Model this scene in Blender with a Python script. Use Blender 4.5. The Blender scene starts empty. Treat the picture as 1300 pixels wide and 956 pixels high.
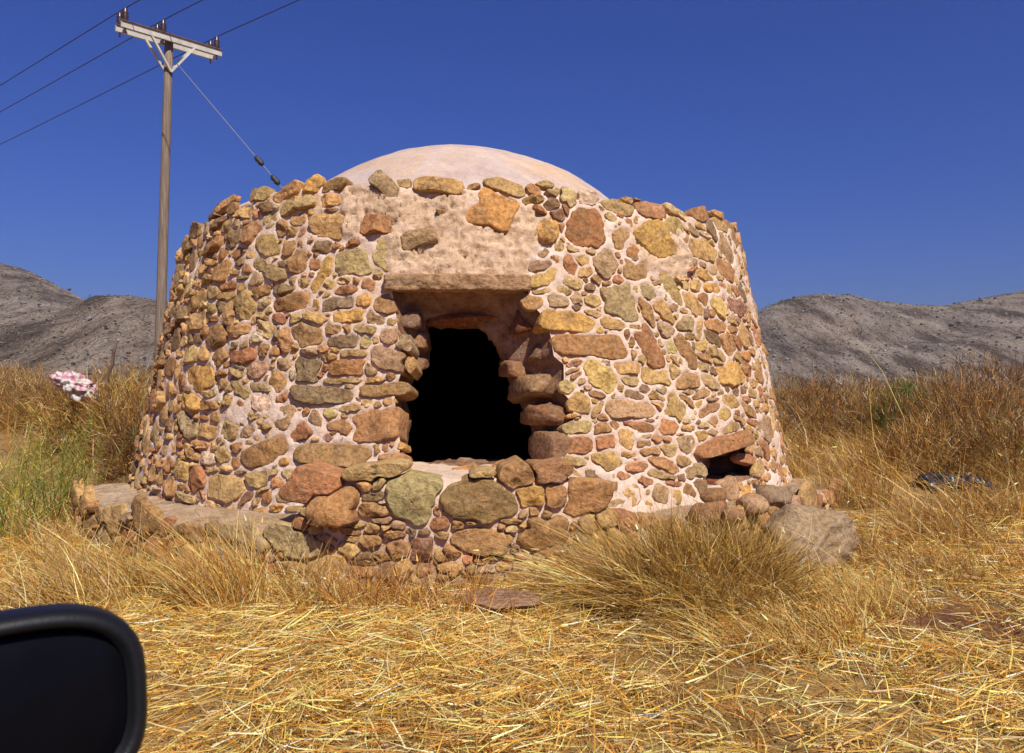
import bpy, math, random
import numpy as np
from mathutils import Vector
random.seed(7); rng = np.random.default_rng(7)
S = bpy.context.scene
COL = S.collection
R_ = math.radians

# ------------------------------------------------------------------ camera
F, CX0, CY0, EYE = 1011.0, 650.0, 478.0, 1.2        # focal length in photo pixels, principal point, eye height
cam = bpy.data.cameras.new('camera'); camo = bpy.data.objects.new('camera', cam); COL.objects.link(camo)
camo.location = (0, 0, EYE); camo.rotation_euler = (R_(90), 0, 0)
cam.sensor_width = 36; cam.lens = 36*F/1300; cam.clip_end = 20000; cam.clip_start = 0.05
cam.dof.use_dof = True; cam.dof.focus_distance = 5.5; cam.dof.aperture_fstop = 9
S.camera = camo

# ------------------------------------------------------------------ sky, sun, exposure
SUN_AZ, SUN_EL = 27.0, 50.0      # sun stands behind the camera, this far round to the right
W = bpy.data.worlds.new('World'); S.world = W; W.use_nodes = True
nt = W.node_tree; bg = nt.nodes['Background']
sky = nt.nodes.new('ShaderNodeTexSky'); sky.sky_type = 'NISHITA'; sky.sun_disc = False
sky.sun_elevation = R_(SUN_EL); sky.sun_rotation = R_(180-SUN_AZ)
sky.altitude = 0; sky.air_density = 1.5; sky.dust_density = 0.0; sky.ozone_density = 6
hs = nt.nodes.new('ShaderNodeMix'); hs.data_type = 'RGBA'; hs.blend_type = 'MULTIPLY'; hs.inputs[0].default_value = 1
hs.inputs[7].default_value = (.29, .41, 1.07, 1)          # the deep polarised blue of this sky
nt.links.new(sky.outputs[0], hs.inputs[6]); nt.links.new(hs.outputs[2], bg.inputs['Color'])
bg.inputs['Strength'].default_value = 0.06
sl = bpy.data.lights.new('sun', 'SUN'); sl.energy = 5.0; sl.angle = R_(0.53); sl.color = (1, 0.95, 0.86)
so = bpy.data.objects.new('sun', sl); COL.objects.link(so)
sd = Vector((math.sin(R_(SUN_AZ))*math.cos(R_(SUN_EL)), -math.cos(R_(SUN_AZ))*math.cos(R_(SUN_EL)), math.sin(R_(SUN_EL))))
so.rotation_euler = sd.to_track_quat('Z', 'Y').to_euler(); so.location = (6, -10, 14)
S.view_settings.view_transform = 'Standard'; S.view_settings.look = 'None'
S.view_settings.exposure = 0.18; S.view_settings.gamma = 1.0

# ------------------------------------------------------------------ helpers
def srgb(c):
    c = np.asarray(c, float)/255.0
    return np.where(c <= .04045, c/12.92, ((c+.055)/1.055)**2.4)
def hash3(i, j, k, s):
    h = (i.astype(np.int64)*374761393 + j.astype(np.int64)*668265263 + k.astype(np.int64)*2147483647 + s*974711) & 0xffffffff
    h = ((h ^ (h >> 13))*1274126177) & 0xffffffff
    return ((h ^ (h >> 16)) & 0xffffff)/float(0xffffff)
def vnoise(p, s=0):
    p = np.asarray(p, float); i = np.floor(p); f = p-i; f = f*f*(3-2*f); i = i.astype(np.int64)
    r = 0
    for dx in (0, 1):
        for dy in (0, 1):
            for dz in (0, 1):
                w = (f[:, 0] if dx else 1-f[:, 0])*(f[:, 1] if dy else 1-f[:, 1])*(f[:, 2] if dz else 1-f[:, 2])
                r = r + w*hash3(i[:, 0]+dx, i[:, 1]+dy, i[:, 2]+dz, s)
    return r
def fbm(p, octv=4, s=0, gain=.5):
    p = np.asarray(p, float); a = 1; t = 0; r = 0
    for o in range(octv):
        r = r + a*vnoise(p*(2.03**o)+17.3*o, s+o); t += a; a *= gain
    return r/t
def smooth(a, b, x):
    t = np.clip((x-a)/(b-a), 0, 1); return t*t*(3-2*t)
def new_obj(name, mesh, mat=None, parent=None):
    o = bpy.data.objects.new(name, mesh); COL.objects.link(o)
    if mat is not None and len(mesh.materials) == 0: mesh.materials.append(mat)
    if parent is not None: o.parent = parent
    return o
def mesh_np(name, V, faces, col=None, smooth_=True, attrs=None):
    """V (n,3); faces = list of (m,3)/(m,4) integer arrays"""
    m = bpy.data.meshes.new(name); V = np.asarray(V, np.float32)
    m.vertices.add(len(V)); m.vertices.foreach_set('co', V.ravel())
    fs = [np.asarray(f, np.int32) for f in faces if len(f)]
    loops = np.concatenate([f.ravel() for f in fs]); tot = np.concatenate([np.full(len(f), f.shape[1], np.int32) for f in fs])
    st = np.concatenate([[0], np.cumsum(tot)[:-1]]).astype(np.int32)
    m.loops.add(len(loops)); m.loops.foreach_set('vertex_index', loops)
    m.polygons.add(len(tot)); m.polygons.foreach_set('loop_start', st)
    m.polygons.foreach_set('use_smooth', np.full(len(tot), smooth_, bool))
    m.update(calc_edges=True); m.validate()
    if col is not None:
        a = m.color_attributes.new('Col', 'FLOAT_COLOR', 'POINT')
        c = np.ones((len(V), 4), np.float32); c[:, :3] = col; a.data.foreach_set('color', c.ravel())
    for k, v in (attrs or {}).items():
        a = m.attributes.new(k, 'FLOAT', 'POINT'); a.data.foreach_set('value', np.asarray(v, np.float32))
    return m
def empty(name, loc=(0, 0, 0)):
    o = bpy.data.objects.new(name, None); COL.objects.link(o); o.location = loc; o.empty_display_size = .2; return o
def tag(o, label=None, cat=None, group=None, kind=None):
    for k, v in (('label', label), ('category', cat), ('group', group), ('kind', kind)):
        if v: o[k] = v
    return o
def at_depth(px, py, y): return np.array([(px-CX0)/F*y, y, EYE+(CY0-py)/F*y])

# ------------------------------------------------------------------ materials
def mat_new(name):
    m = bpy.data.materials.new(name); m.use_nodes = True; n = m.node_tree; return m, n, n.nodes['Principled BSDF']
class NB:
    def __init__(s, n): s.n = n
    def node(s, t, **k):
        d = s.n.nodes.new(t)
        for a, b in k.items(): setattr(d, a, b)
        return d
    def link(s, a, b): s.n.links.new(a, b)
    def pos(s): return s.node('ShaderNodeNewGeometry').outputs['Position']
    def noise(s, scale, detail=5, rough=.6, vec=None, dist=0):
        d = s.node('ShaderNodeTexNoise'); d.inputs['Scale'].default_value = scale; d.inputs['Detail'].default_value = detail
        d.inputs['Roughness'].default_value = rough; d.inputs['Distortion'].default_value = dist
        s.link(vec if vec is not None else s.pos(), d.inputs['Vector']); return d.outputs['Fac']
    def vor(s, scale, feat='F1', vec=None):
        d = s.node('ShaderNodeTexVoronoi'); d.feature = feat; d.inputs['Scale'].default_value = scale
        s.link(vec if vec is not None else s.pos(), d.inputs['Vector']); return d.outputs['Distance']
    def ramp(s, fac, stops):
        d = s.node('ShaderNodeValToRGB'); e = d.color_ramp.elements
        while len(e) < len(stops): e.new(.5)
        for q, (p, c) in zip(e, stops):
            q.position = p; q.color = (*c, 1) if not np.isscalar(c) else (c, c, c, 1)
        s.link(fac, d.inputs[0]); return d.outputs[0]
    def mix(s, fac, a, b, mode='MIX'):
        d = s.node('ShaderNodeMix', data_type='RGBA', blend_type=mode)
        for v, i in ((fac, 0), (a, 6), (b, 7)):
            if hasattr(v, 'is_output'): s.link(v, d.inputs[i])
            elif i == 0: d.inputs[0].default_value = v
            else: d.inputs[i].default_value = (*v, 1) if not np.isscalar(v) else (v, v, v, 1)
        return d.outputs[2]
    def attr(s, name): 
        d = s.node('ShaderNodeAttribute'); d.attribute_name = name; return d
    def bump(s, h, strength, dist, prev=None):
        d = s.node('ShaderNodeBump'); d.inputs['Strength'].default_value = strength; d.inputs['Distance'].default_value = dist
        s.link(h, d.inputs['Height'])
        if prev is not None: s.link(prev, d.inputs['Normal'])
        return d.outputs[0]
def m_stone():
    m, n, p = mat_new('weathered_stone'); b = NB(n); c = b.attr('Col').outputs['Color']
    n1 = b.noise(7, 6, .62, dist=.4); n2 = b.noise(38, 5, .65); n3 = b.noise(150, 3, .6)
    c1 = b.mix(b.ramp(n1, [(.45, 0), (.66, .6)]), c, (.24, .12, .045), 'MIX')       # rusty iron patches
    c2 = b.mix(1.0, c1, b.ramp(n2, [(.28, .45), (.5, 1.0), (.72, 1.42)]), 'MULTIPLY')
    c3 = b.mix(b.ramp(b.noise(13, 4, .6), [(.56, 0), (.70, .45)]), c2, (.20, .165, .11))  # grey lichen film
    c4 = b.mix(b.ramp(n3, [(.60, 0), (.72, .55)]), c3, (.06, .045, .035))            # dark pits
    c4 = b.mix(b.ramp(b.noise(21, 6, .7), [(.55, 0), (.72, .45)]), c4, (.58, .42, .29))  # lime smeared over from the joints
    n.links.new(c4, p.inputs['Base Color']); p.inputs['Roughness'].default_value = .9; p.inputs['Specular IOR Level'].default_value = .25
    wv = b.node('ShaderNodeMix', data_type='VECTOR'); wv.inputs[0].default_value = .06; nv = b.node('ShaderNodeTexNoise'); nv.inputs['Scale'].default_value = 12; b.link(b.pos(), nv.inputs['Vector']); b.link(b.pos(), wv.inputs[4]); b.link(nv.outputs['Color'], wv.inputs[5])
    bb = b.bump(b.vor(13, 'F1', wv.outputs[1]), .55, .022); bb = b.bump(n1, .6, .022, bb); bb = b.bump(n2, 1.0, .014, bb); bb = b.bump(n3, .8, .005, bb)
    n.links.new(bb, p.inputs['Normal']); return m
def m_mortar():
    m, n, p = mat_new('pink_lime_mortar'); b = NB(n)
    n1 = b.noise(3.5, 5, .6); n2 = b.noise(30, 6, .7); n3 = b.noise(110, 4, .7)
    base = b.ramp(n1, [(.3, (.62, .43, .30)), (.5, (.76, .56, .43)), (.7, (.80, .64, .52))])
    rough = b.attr('rough').outputs['Fac']
    ncl = b.noise(9, 6, .68)
    cong = b.ramp(ncl, [(.3, (.34, .22, .13)), (.42, (.62, .41, .25)), (.6, (.72, .50, .34)), (.75, (.66, .38, .18))])
    c = b.mix(rough, base, cong)
    c = b.mix(1.0, c, b.ramp(n2, [(.28, .70), (.48, .99), (.75, 1.10)]), 'MULTIPLY')
    c = b.mix(b.ramp(b.noise(1.7, 6, .7), [(.52, 0), (.70, .55)]), c, (.50, .36, .235))
    pits = b.ramp(b.noise(60, 4, .75), [(.57, 0), (.66, .8)])
    pf = b.mix(1.0, pits, b.ramp(rough, [(0, .35), (1, 1.0)]), 'MULTIPLY')
    c = b.mix(pf, c, (.13, .085, .055))
    n.links.new(c, p.inputs['Base Color']); p.inputs['Roughness'].default_value = .95; p.inputs['Specular IOR Level'].default_value = .15
    bb = b.bump(n2, .8, .016); bb = b.bump(n3, .7, .006, bb)
    n.links.new(bb, p.inputs['Normal']); return m
def m_earth(name, cols, sc=2.5):
    m, n, p = mat_new(name); b = NB(n)
    n1 = b.noise(sc, 6, .65); n2 = b.noise(24, 6, .7)
    c = b.ramp(n1, [(.32, cols[0]), (.5, cols[1]), (.68, cols[2])])
    c = b.mix(1.0, c, b.ramp(n2, [(.28, .55), (.5, 1.0), (.75, 1.25)]), 'MULTIPLY')
    n.links.new(c, p.inputs['Base Color']); p.inputs['Roughness'].default_value = .95; p.inputs['Specular IOR Level'].default_value = .1
    n.links.new(b.bump(n2, .9, .03), p.inputs['Normal']); return m
def wv_(b, scale, amt):
    w = b.node('ShaderNodeMix', data_type='VECTOR'); w.inputs[0].default_value = amt; nv = b.node('ShaderNodeTexNoise'); nv.inputs['Scale'].default_value = scale
    b.link(b.pos(), nv.inputs['Vector']); b.link(b.pos(), w.inputs[4]); b.link(nv.outputs['Color'], w.inputs[5]); return w.outputs[1]
def m_dome():
    m, n, p = mat_new('dome_plaster'); b = NB(n)
    n1 = b.noise(1.3, 5, .6, dist=.6); n2 = b.noise(5, 6, .7); n3 = b.noise(45, 4, .7)
    c = b.ramp(n2, [(.3, (.40, .275, .23)), (.5, (.50, .37, .31)), (.7, (.57, .445, .385))])
    c = b.mix(b.ramp(n1, [(.46, 0), (.62, .8)]), c, (.60, .38, .21))
    c = b.mix(1.0, c, b.ramp(n3, [(.3, .85), (.7, 1.08)]), 'MULTIPLY')
    n.links.new(c, p.inputs['Base Color']); p.inputs['Roughness'].default_value = .9
    mp = b.node('ShaderNodeMapping'); mp.inputs['Scale'].default_value = (1.2, 1.2, 5.0); b.link(b.pos(), mp.inputs[0])
    c = b.mix(b.ramp(b.noise(3.2, 6, .7, mp.outputs[0]), [(.50, 0), (.68, .55)]), c, (.40, .30, .27))     # old trowel courses and rain stains
    c = b.mix(b.ramp(b.noise(2.1, 7, .75, dist=.8), [(.54, 0), (.62, .5)]), c, (.62, .45, .33))               # patched plaster
    n.links.new(c, p.inputs['Base Color'])
    n.links.new(b.bump(n2, .5, .04, b.bump(n3, .5, .006)), p.inputs['Normal']); return m
def m_simple(name, col, rough=.6, metal=0, var=.25, scale=20, bump=.2, spec=.5):
    m, n, p = mat_new(name); b = NB(n); nn = b.noise(scale, 5, .6)
    c = b.mix(1.0, col, b.ramp(nn, [(.3, 1-var), (.7, 1+var)]), 'MULTIPLY')
    n.links.new(c, p.inputs['Base Color']); p.inputs['Roughness'].default_value = rough; p.inputs['Metallic'].default_value = metal
    p.inputs['Specular IOR Level'].default_value = spec
    if bump: n.links.new(b.bump(nn, bump, .01), p.inputs['Normal'])
    return m
def m_blade():
    m, n, p = mat_new('dry_blades'); b = NB(n); c = b.attr('Col').outputs['Color']
    n.nodes.remove(p)
    d = b.node('ShaderNodeBsdfDiffuse'); t = b.node('ShaderNodeBsdfTranslucent'); mx = b.node('ShaderNodeMixShader'); mx.inputs[0].default_value = .28
    g = b.node('ShaderNodeBsdfGlossy'); g.inputs['Roughness'].default_value = .45; m2 = b.node('ShaderNodeMixShader'); m2.inputs[0].default_value = .05
    b.link(c, d.inputs[0]); b.link(c, t.inputs[0]); b.link(d.outputs[0], mx.inputs[1]); b.link(t.outputs[0], mx.inputs[2])
    b.link(mx.outputs[0], m2.inputs[1]); b.link(g.outputs[0], m2.inputs[2]); b.link(m2.outputs[0], n.nodes['Material Output'].inputs[0]); return m
def m_wood():
    m, n, p = mat_new('pole_wood'); b = NB(n)
    mp = b.node('ShaderNodeMapping'); mp.inputs['Scale'].default_value = (14, 14, .6); b.link(b.pos(), mp.inputs[0])
    n1 = b.noise(3, 6, .65, mp.outputs[0])
    n.links.new(b.ramp(n1, [(.3, (.10, .07, .05)), (.5, (.20, .145, .105)), (.72, (.31, .24, .18))]), p.inputs['Base Color'])
    p.inputs['Roughness'].default_value = .85; n.links.new(b.bump(n1, .6, .01), p.inputs['Normal']); return m
def m_hill():
    m, n, p = mat_new('scrubby_rock_slope'); b = NB(n); a = b.attr('warm').outputs['Fac']
    mp = b.node('ShaderNodeMapping'); mp.inputs['Scale'].default_value = (1, .12, .6); b.link(b.pos(), mp.inputs[0]); v = mp.outputs[0]
    n1 = b.noise(.012, 6, .65, v); n2 = b.noise(.05, 8, .78, v); n3 = b.noise(.20, 4, .7, v)
    rock = b.ramp(n2, [(.42, (.100, .076, .060)), (.5, (.235, .186, .148)), (.60, (.38, .31, .255))])
    warm = b.ramp(n2, [(.42, (.11, .076, .054)), (.5, (.27, .19, .13)), (.58, (.42, .32, .24))])
    c = b.mix(b.mix(.5, a, b.ramp(n1, [(.4, 0), (.6, 1)])), rock, warm)
    c = b.mix(b.ramp(n3, [(.56, 0), (.66, .55)]), c, (.07, .064, .05))
    n.links.new(c, p.inputs['Base Color']); p.inputs['Roughness'].default_value = 1; p.inputs['Specular IOR Level'].default_value = 0
    n.links.new(b.bump(n2, 1, 9, b.bump(n3, 1, 2.5)), p.inputs['Normal']); return m
def m_ground():
    m, n, p = mat_new('dry_field_soil'); b = NB(n); a = b.attr('red').outputs['Fac']
    n1 = b.noise(1.1, 6, .65); n2 = b.noise(16, 6, .7); n3 = b.noise(90, 4, .7)
    c = b.ramp(n1, [(.3, (.19, .105, .04)), (.5, (.32, .19, .07)), (.7, (.42, .28, .11))])
    soil = b.ramp(n2, [(.3, (.085, .036, .018)), (.5, (.20, .085, .042)), (.7, (.30, .16, .09))])
    c = b.mix(a, c, soil)
    c = b.mix(1.0, c, b.ramp(n3, [(.3, .55), (.55, 1.0), (.75, 1.4)]), 'MULTIPLY')
    n.links.new(c, p.inputs['Base Color']); p.inputs['Roughness'].default_value = 1; p.inputs['Specular IOR Level'].default_value = .05
    n.links.new(b.bump(n2, .8, .03, b.bump(n3, .8, .008)), p.inputs['Normal']); return m
M_STONE, M_MORTAR, M_DOME, M_BLADE, M_WOOD = m_stone(), m_mortar(), m_dome(), m_blade(), m_wood()
M_LEDGE = m_earth('ledge_earth', [(.30, .19, .10), (.46, .31, .19), (.52, .40, .29)], 3.5)
M_RUBBLE = m_earth('earthy_rubble', [(.16, .10, .055), (.34, .225, .13), (.50, .37, .25)], 9)
M_ROOM_SHADE = m_simple('interior_shade_stone', (.045, .03, .022), .95, var=.4, scale=6, spec=.05)  # near-black walls: the unlit room's shade is put into the colour
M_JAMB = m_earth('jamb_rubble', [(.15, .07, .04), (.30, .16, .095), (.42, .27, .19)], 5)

# ------------------------------------------------------------------ terrain
HC = np.array([-.44, 8.0])            # centre of the round hut
ZB, ZT, RB, RT = .32, 2.51, 3.05, 2.60
def ground_z(x, y):
    x = np.asarray(x, float); y = np.asarray(y, float)
    k = smooth(-1.0, 1.5, x)
    near = (1-k)*smooth(5.2, 10, y)*.30 + k*smooth(4.2, 7.4, y)*.30
    z = near - smooth(27, 130, np.hypot(x, y))*6
    p = np.stack([x*.9, y*.9, 0*x], -1)
    sh = x.shape; z = z + (fbm(p.reshape(-1, 3), 3, 5).reshape(sh)-.5)*.10*smooth(0, 3, np.abs(y)+.5)
    return z
def terrain():
    r = np.concatenate([np.linspace(0, 14, 90), np.geomspace(14.3, 6000, 90)[0:]])
    th = np.linspace(0, 2*np.pi, 221)[:-1]
    Rr, T = np.meshgrid(r, th, indexing='ij'); X = Rr*np.sin(T); Y = Rr*np.cos(T)
    Z = ground_z(X, Y)
    V = np.stack([X, Y, Z], -1).reshape(-1, 3); nr, nth = Rr.shape
    i = np.arange(nr-1)[:, None]*nth; j = np.arange(nth)[None]; j2 = (j+1) % nth
    q = np.stack([i+j, i+nth+j, i+nth+j2, i+j2], -1).reshape(-1, 4)[:, ::-1]
    red = np.exp(-(((V[:, 0]-2.05)/.55)**2+((V[:, 1]-3.95)/.40)**2))*1.6 + np.exp(-(((V[:, 0]-2.6)/.6)**2+((V[:, 1]-3.5)/.35)**2))
    o = new_obj('ground', mesh_np('ground', V, [q], attrs={'red': np.clip(red, 0, 1)}), m_ground()); tag(o, kind='structure')
terrain()
def hills(name, ridge, r0, r1, warm0, seed, amax, amin, nblob, lab):
    """a range of hills: ridge = (photo x, photo row) points, standing r1 metres away, rising from r0"""
    rx = np.array([math.atan((a-CX0)/F) for a, b in ridge]); rz = np.array([(CY0-b)/F*math.cos(math.atan((a-CX0)/F)) for a, b in ridge])
    az = np.linspace(amin, amax, 420); rr = np.concatenate([np.linspace(r0, r1, 110), np.linspace(r1*1.02, r1*1.8, 25)])
    A, Rr = np.meshgrid(az, rr, indexing='ij')
    H = np.interp(A, rx, rz)*r1
    u = (Rr-r0)/(r1-r0); prof = np.where(u < 1, smooth(-.1, 1.05, u)**1.1, 1-.6*np.clip((u-1)/1.2, 0, 1)**1.5)
    X = Rr*np.sin(A); Y = Rr*np.cos(A)
    P = np.stack([X, Y, 0*X], -1).reshape(-1, 3)
    nz = (fbm(P/150, 5, seed).reshape(A.shape)-.5); ng = 1-2*np.abs(fbm(P/90+5, 4, seed+9).reshape(A.shape)-.5)
    rg = (fbm(P/14, 4, seed+3).reshape(A.shape)-.5)
    Z = -6.5+(H+6.8)*prof + (nz*34+(ng-.8)*22)*np.clip(u, 0, 1)*(1-np.clip(u, 0, 1))*1.6 + rg*5*np.clip(u*2, 0, 1)
    Z = np.where(u <= 0.001, -9, Z)
    V = np.stack([X, Y, Z], -1).reshape(-1, 3); n0, n1 = A.shape
    i = np.arange(n0-1)[:, None]*n1; j = np.arange(n1-1)[None]
    q = np.stack([i+j, i+n1+j, i+n1+j+1, i+j+1], -1).reshape(-1, 4)
    wm = np.clip(warm0+(fbm(P/260+3, 3, seed+5)-.5)*2.2, 0, 1)
    o = new_obj(name, mesh_np(name, V, [q], attrs={'warm': wm}), MH); tag(o, kind='structure')
    # rocks and thorny cushions strewn over the slope
    n = nblob; ia = rng.integers(40, n0-40, n); ir = rng.integers(8, 112, n); b0 = V.reshape(n0, n1, 3)[ia, ir]+np.stack([rng.normal(0, 2.5, n), rng.normal(0, 2.5, n), 0*ia], -1)
    ph = (1+5**.5)/2; I = np.array([[-1, ph, 0], [1, ph, 0], [-1, -ph, 0], [1, -ph, 0], [0, -1, ph], [0, 1, ph], [0, -1, -ph], [0, 1, -ph], [ph, 0, -1], [ph, 0, 1], [-ph, 0, -1], [-ph, 0, 1]])/1.9
    Tq = np.array([[0, 11, 5], [0, 5, 1], [0, 1, 7], [0, 7, 10], [0, 10, 11], [1, 5, 9], [5, 11, 4], [11, 10, 2], [10, 7, 6], [7, 1, 8], [3, 9, 4], [3, 4, 2], [3, 2, 6], [3, 6, 8], [3, 8, 9], [4, 9, 5], [2, 4, 11], [6, 2, 10], [8, 6, 7], [9, 8, 1]])
    sz = np.exp(rng.normal(-.85, .4, n))*r1/800; BV = b0[:, None]+(I[None]+rng.normal(0, .22, (n, 12, 3)))*sz[:, None, None]*np.array([1.3, 1.3, .8])
    rock = rng.random(n) < .45; cc = np.where(rock[:, None], np.array([.27, .235, .205])*rng.uniform(.7, 1.2, (n, 1)), np.array([.11, .092, .062])*rng.uniform(.6, 1.6, (n, 1)))
    ob = new_obj('hillside_scrub', mesh_np('hillside_scrub', BV.reshape(-1, 3), [(np.arange(n)[:, None, None]*12+Tq[None]).reshape(-1, 3)], np.repeat(cc, 12, 0), False), M_BLADE); tag(ob, 'rocks and dark thorny cushions strewn over '+lab, 'scrub', kind='stuff')
MH = m_hill()
hills('hills', [(-900, 380), (-500, 330), (-200, 318), (0, 333), (22, 338), (48, 348), (78, 366), (104, 378), (190, 396), (330, 425), (520, 440), (700, 430), (860, 420),
               (960, 396), (985, 383), (1005, 377), (1040, 373), (1078, 373), (1110, 381), (1160, 386), (1200, 386), (1245, 378), (1300, 369), (1500, 345), (1900, 360), (2600, 400)], 520, 900, .15, 11, R_(70), R_(-70), 26000, 'the far hills')
hills('near_slope', [(-900, 470), (-300, 425), (-60, 410), (0, 404), (50, 398), (90, 388), (120, 376), (150, 371), (175, 373), (205, 379), (260, 398), (380, 430), (520, 470), (560, 478)], 230, 420, -.1, 31, R_(-6), R_(-62), 12000, 'the nearer grey slope')

# ------------------------------------------------------------------ the hut's surface
def Rz(z): return RB+(np.asarray(z, float)-ZB)*(RT-RB)/(ZT-ZB)
SL = (RT-RB)/(ZT-ZB); CB = 1/math.sqrt(1+SL*SL); SB = -SL*CB
def cast(px, py, kind='wall'):
    """photo pixel -> (theta, z, distance) on the hut's cone or on the ledge's cylinder"""
    d = np.array([(px-CX0)/F, 1.0, (CY0-py)/F]); ox, oy = -HC
    s = SL if kind == 'wall' else 0.0
    r0 = RB+SL*(EYE-ZB) if kind == 'wall' else 3.44
    a = d[0]**2+d[1]**2-(s*d[2])**2; b = 2*(d[0]*ox+d[1]*oy-s*d[2]*r0); c = ox*ox+oy*oy-r0*r0
    D = b*b-4*a*c
    if D < 0: return None
    t = (-b-math.sqrt(D))/(2*a); x, y, z = d[0]*t, d[1]*t, EYE+d[2]*t
    return math.atan2(x-HC[0], -(y-HC[1])), z, t
def cast_in(px, py, kind='wall'):
    for k in range(60):
        r = cast(px, py, kind)
        if r: return r
        px += 1.5 if px < 582 else -1.5
    raise ValueError((px, py))
def surf(th, z, h, kind='wall'):
    if kind == 'wall': r = Rz(z)+h*CB; zz = z+h*SB
    else: r = 3.44+h; zz = z
    return np.stack([HC[0]+r*np.sin(th), HC[1]-r*np.cos(th), zz+0*th], -1)
RA = 2.85                                  # chart: a = theta*RA, s = z
# rim height from the photograph's skyline
RIM = [(240, 303), (262, 281), (300, 258), (350, 239), (410, 231), (500, 231), (600, 236), (700, 243), (800, 259), (860, 268), (900, 275), (925, 287), (938, 297)]
_t, _z = [], []
for px, py in RIM:
    r = cast_in(px, py); _t.append(r[0]); _z.append(r[1])
_t = [-math.pi, -1.7]+_t+[1.7, math.pi]; _z = [2.42, 2.42]+_z+[2.42, 2.42]
def rim_z(th): return np.interp(th, _t, _z)

DOOR_O = [(496, 360), (580, 358), (668, 360), (674, 385), (690, 402), (699, 425), (703, 452), (716, 462), (716, 500), (728, 512), (728, 540), (716, 560), (712, 594), (640, 597), (560, 597), (507, 596), (508, 560), (503, 530), (501, 500), (510, 470), (508, 440), (503, 400)]
DOOR_I = [(540, 413), (575, 410), (605, 414), (622, 420), (632, 445), (640, 460), (652, 478), (655, 505), (664, 512), (668, 530), (676, 545), (679, 590), (640, 591), (560, 591), (508, 590), (510, 560), (512, 530), (508, 505), (522, 480), (532, 465), (542, 440)]
PIT_O = [(892, 577), (952, 566), (960, 588), (955, 606), (928, 616), (893, 616)]
ROUGH = [(438, 236), (470, 232), (520, 246), (590, 240), (600, 285), (640, 290), (664, 255), (700, 275), (690, 300), (672, 330), (668, 362), (494, 350), (492, 300), (455, 303), (432, 300)]
ROUGH2 = [(806, 300), (850, 296), (876, 318), (880, 345), (850, 352), (812, 340)]
def to_chart(poly): return np.array([[cast_in(a, b)[0]*RA, cast_in(a, b)[1]] for a, b in poly])
def inside(poly, P):
    poly = np.asarray(poly); x, y = P[:, 0], P[:, 1]; r = np.zeros(len(P), bool); n = len(poly)
    for i in range(n):
        x1, y1 = poly[i]; x2, y2 = poly[(i+1) % n]
        if y1 == y2: continue
        c = (y1 > y) != (y2 > y); r ^= c & (x < (x2-x1)*(y-y1)/(y2-y1)+x1)
    return r
C_DOOR, C_PIT, C_R1, C_R2, C_LINTEL = map(to_chart, (DOOR_O, PIT_O, ROUGH, ROUGH2, [(474, 334), (682, 334), (682, 374), (474, 374)]))
def poly_dist(poly, P):
    d = np.full(len(P), 9.0); n = len(poly)
    for i in range(n):
        a, b = poly[i], poly[(i+1) % n]; ab = b-a
        t = np.clip(((P-a)@ab)/(ab@ab), 0, 1); d = np.minimum(d, np.hypot(*(P-(a+t[:, None]*ab)).T))
    return np.where(inside(poly, P), -d, d)

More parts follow.
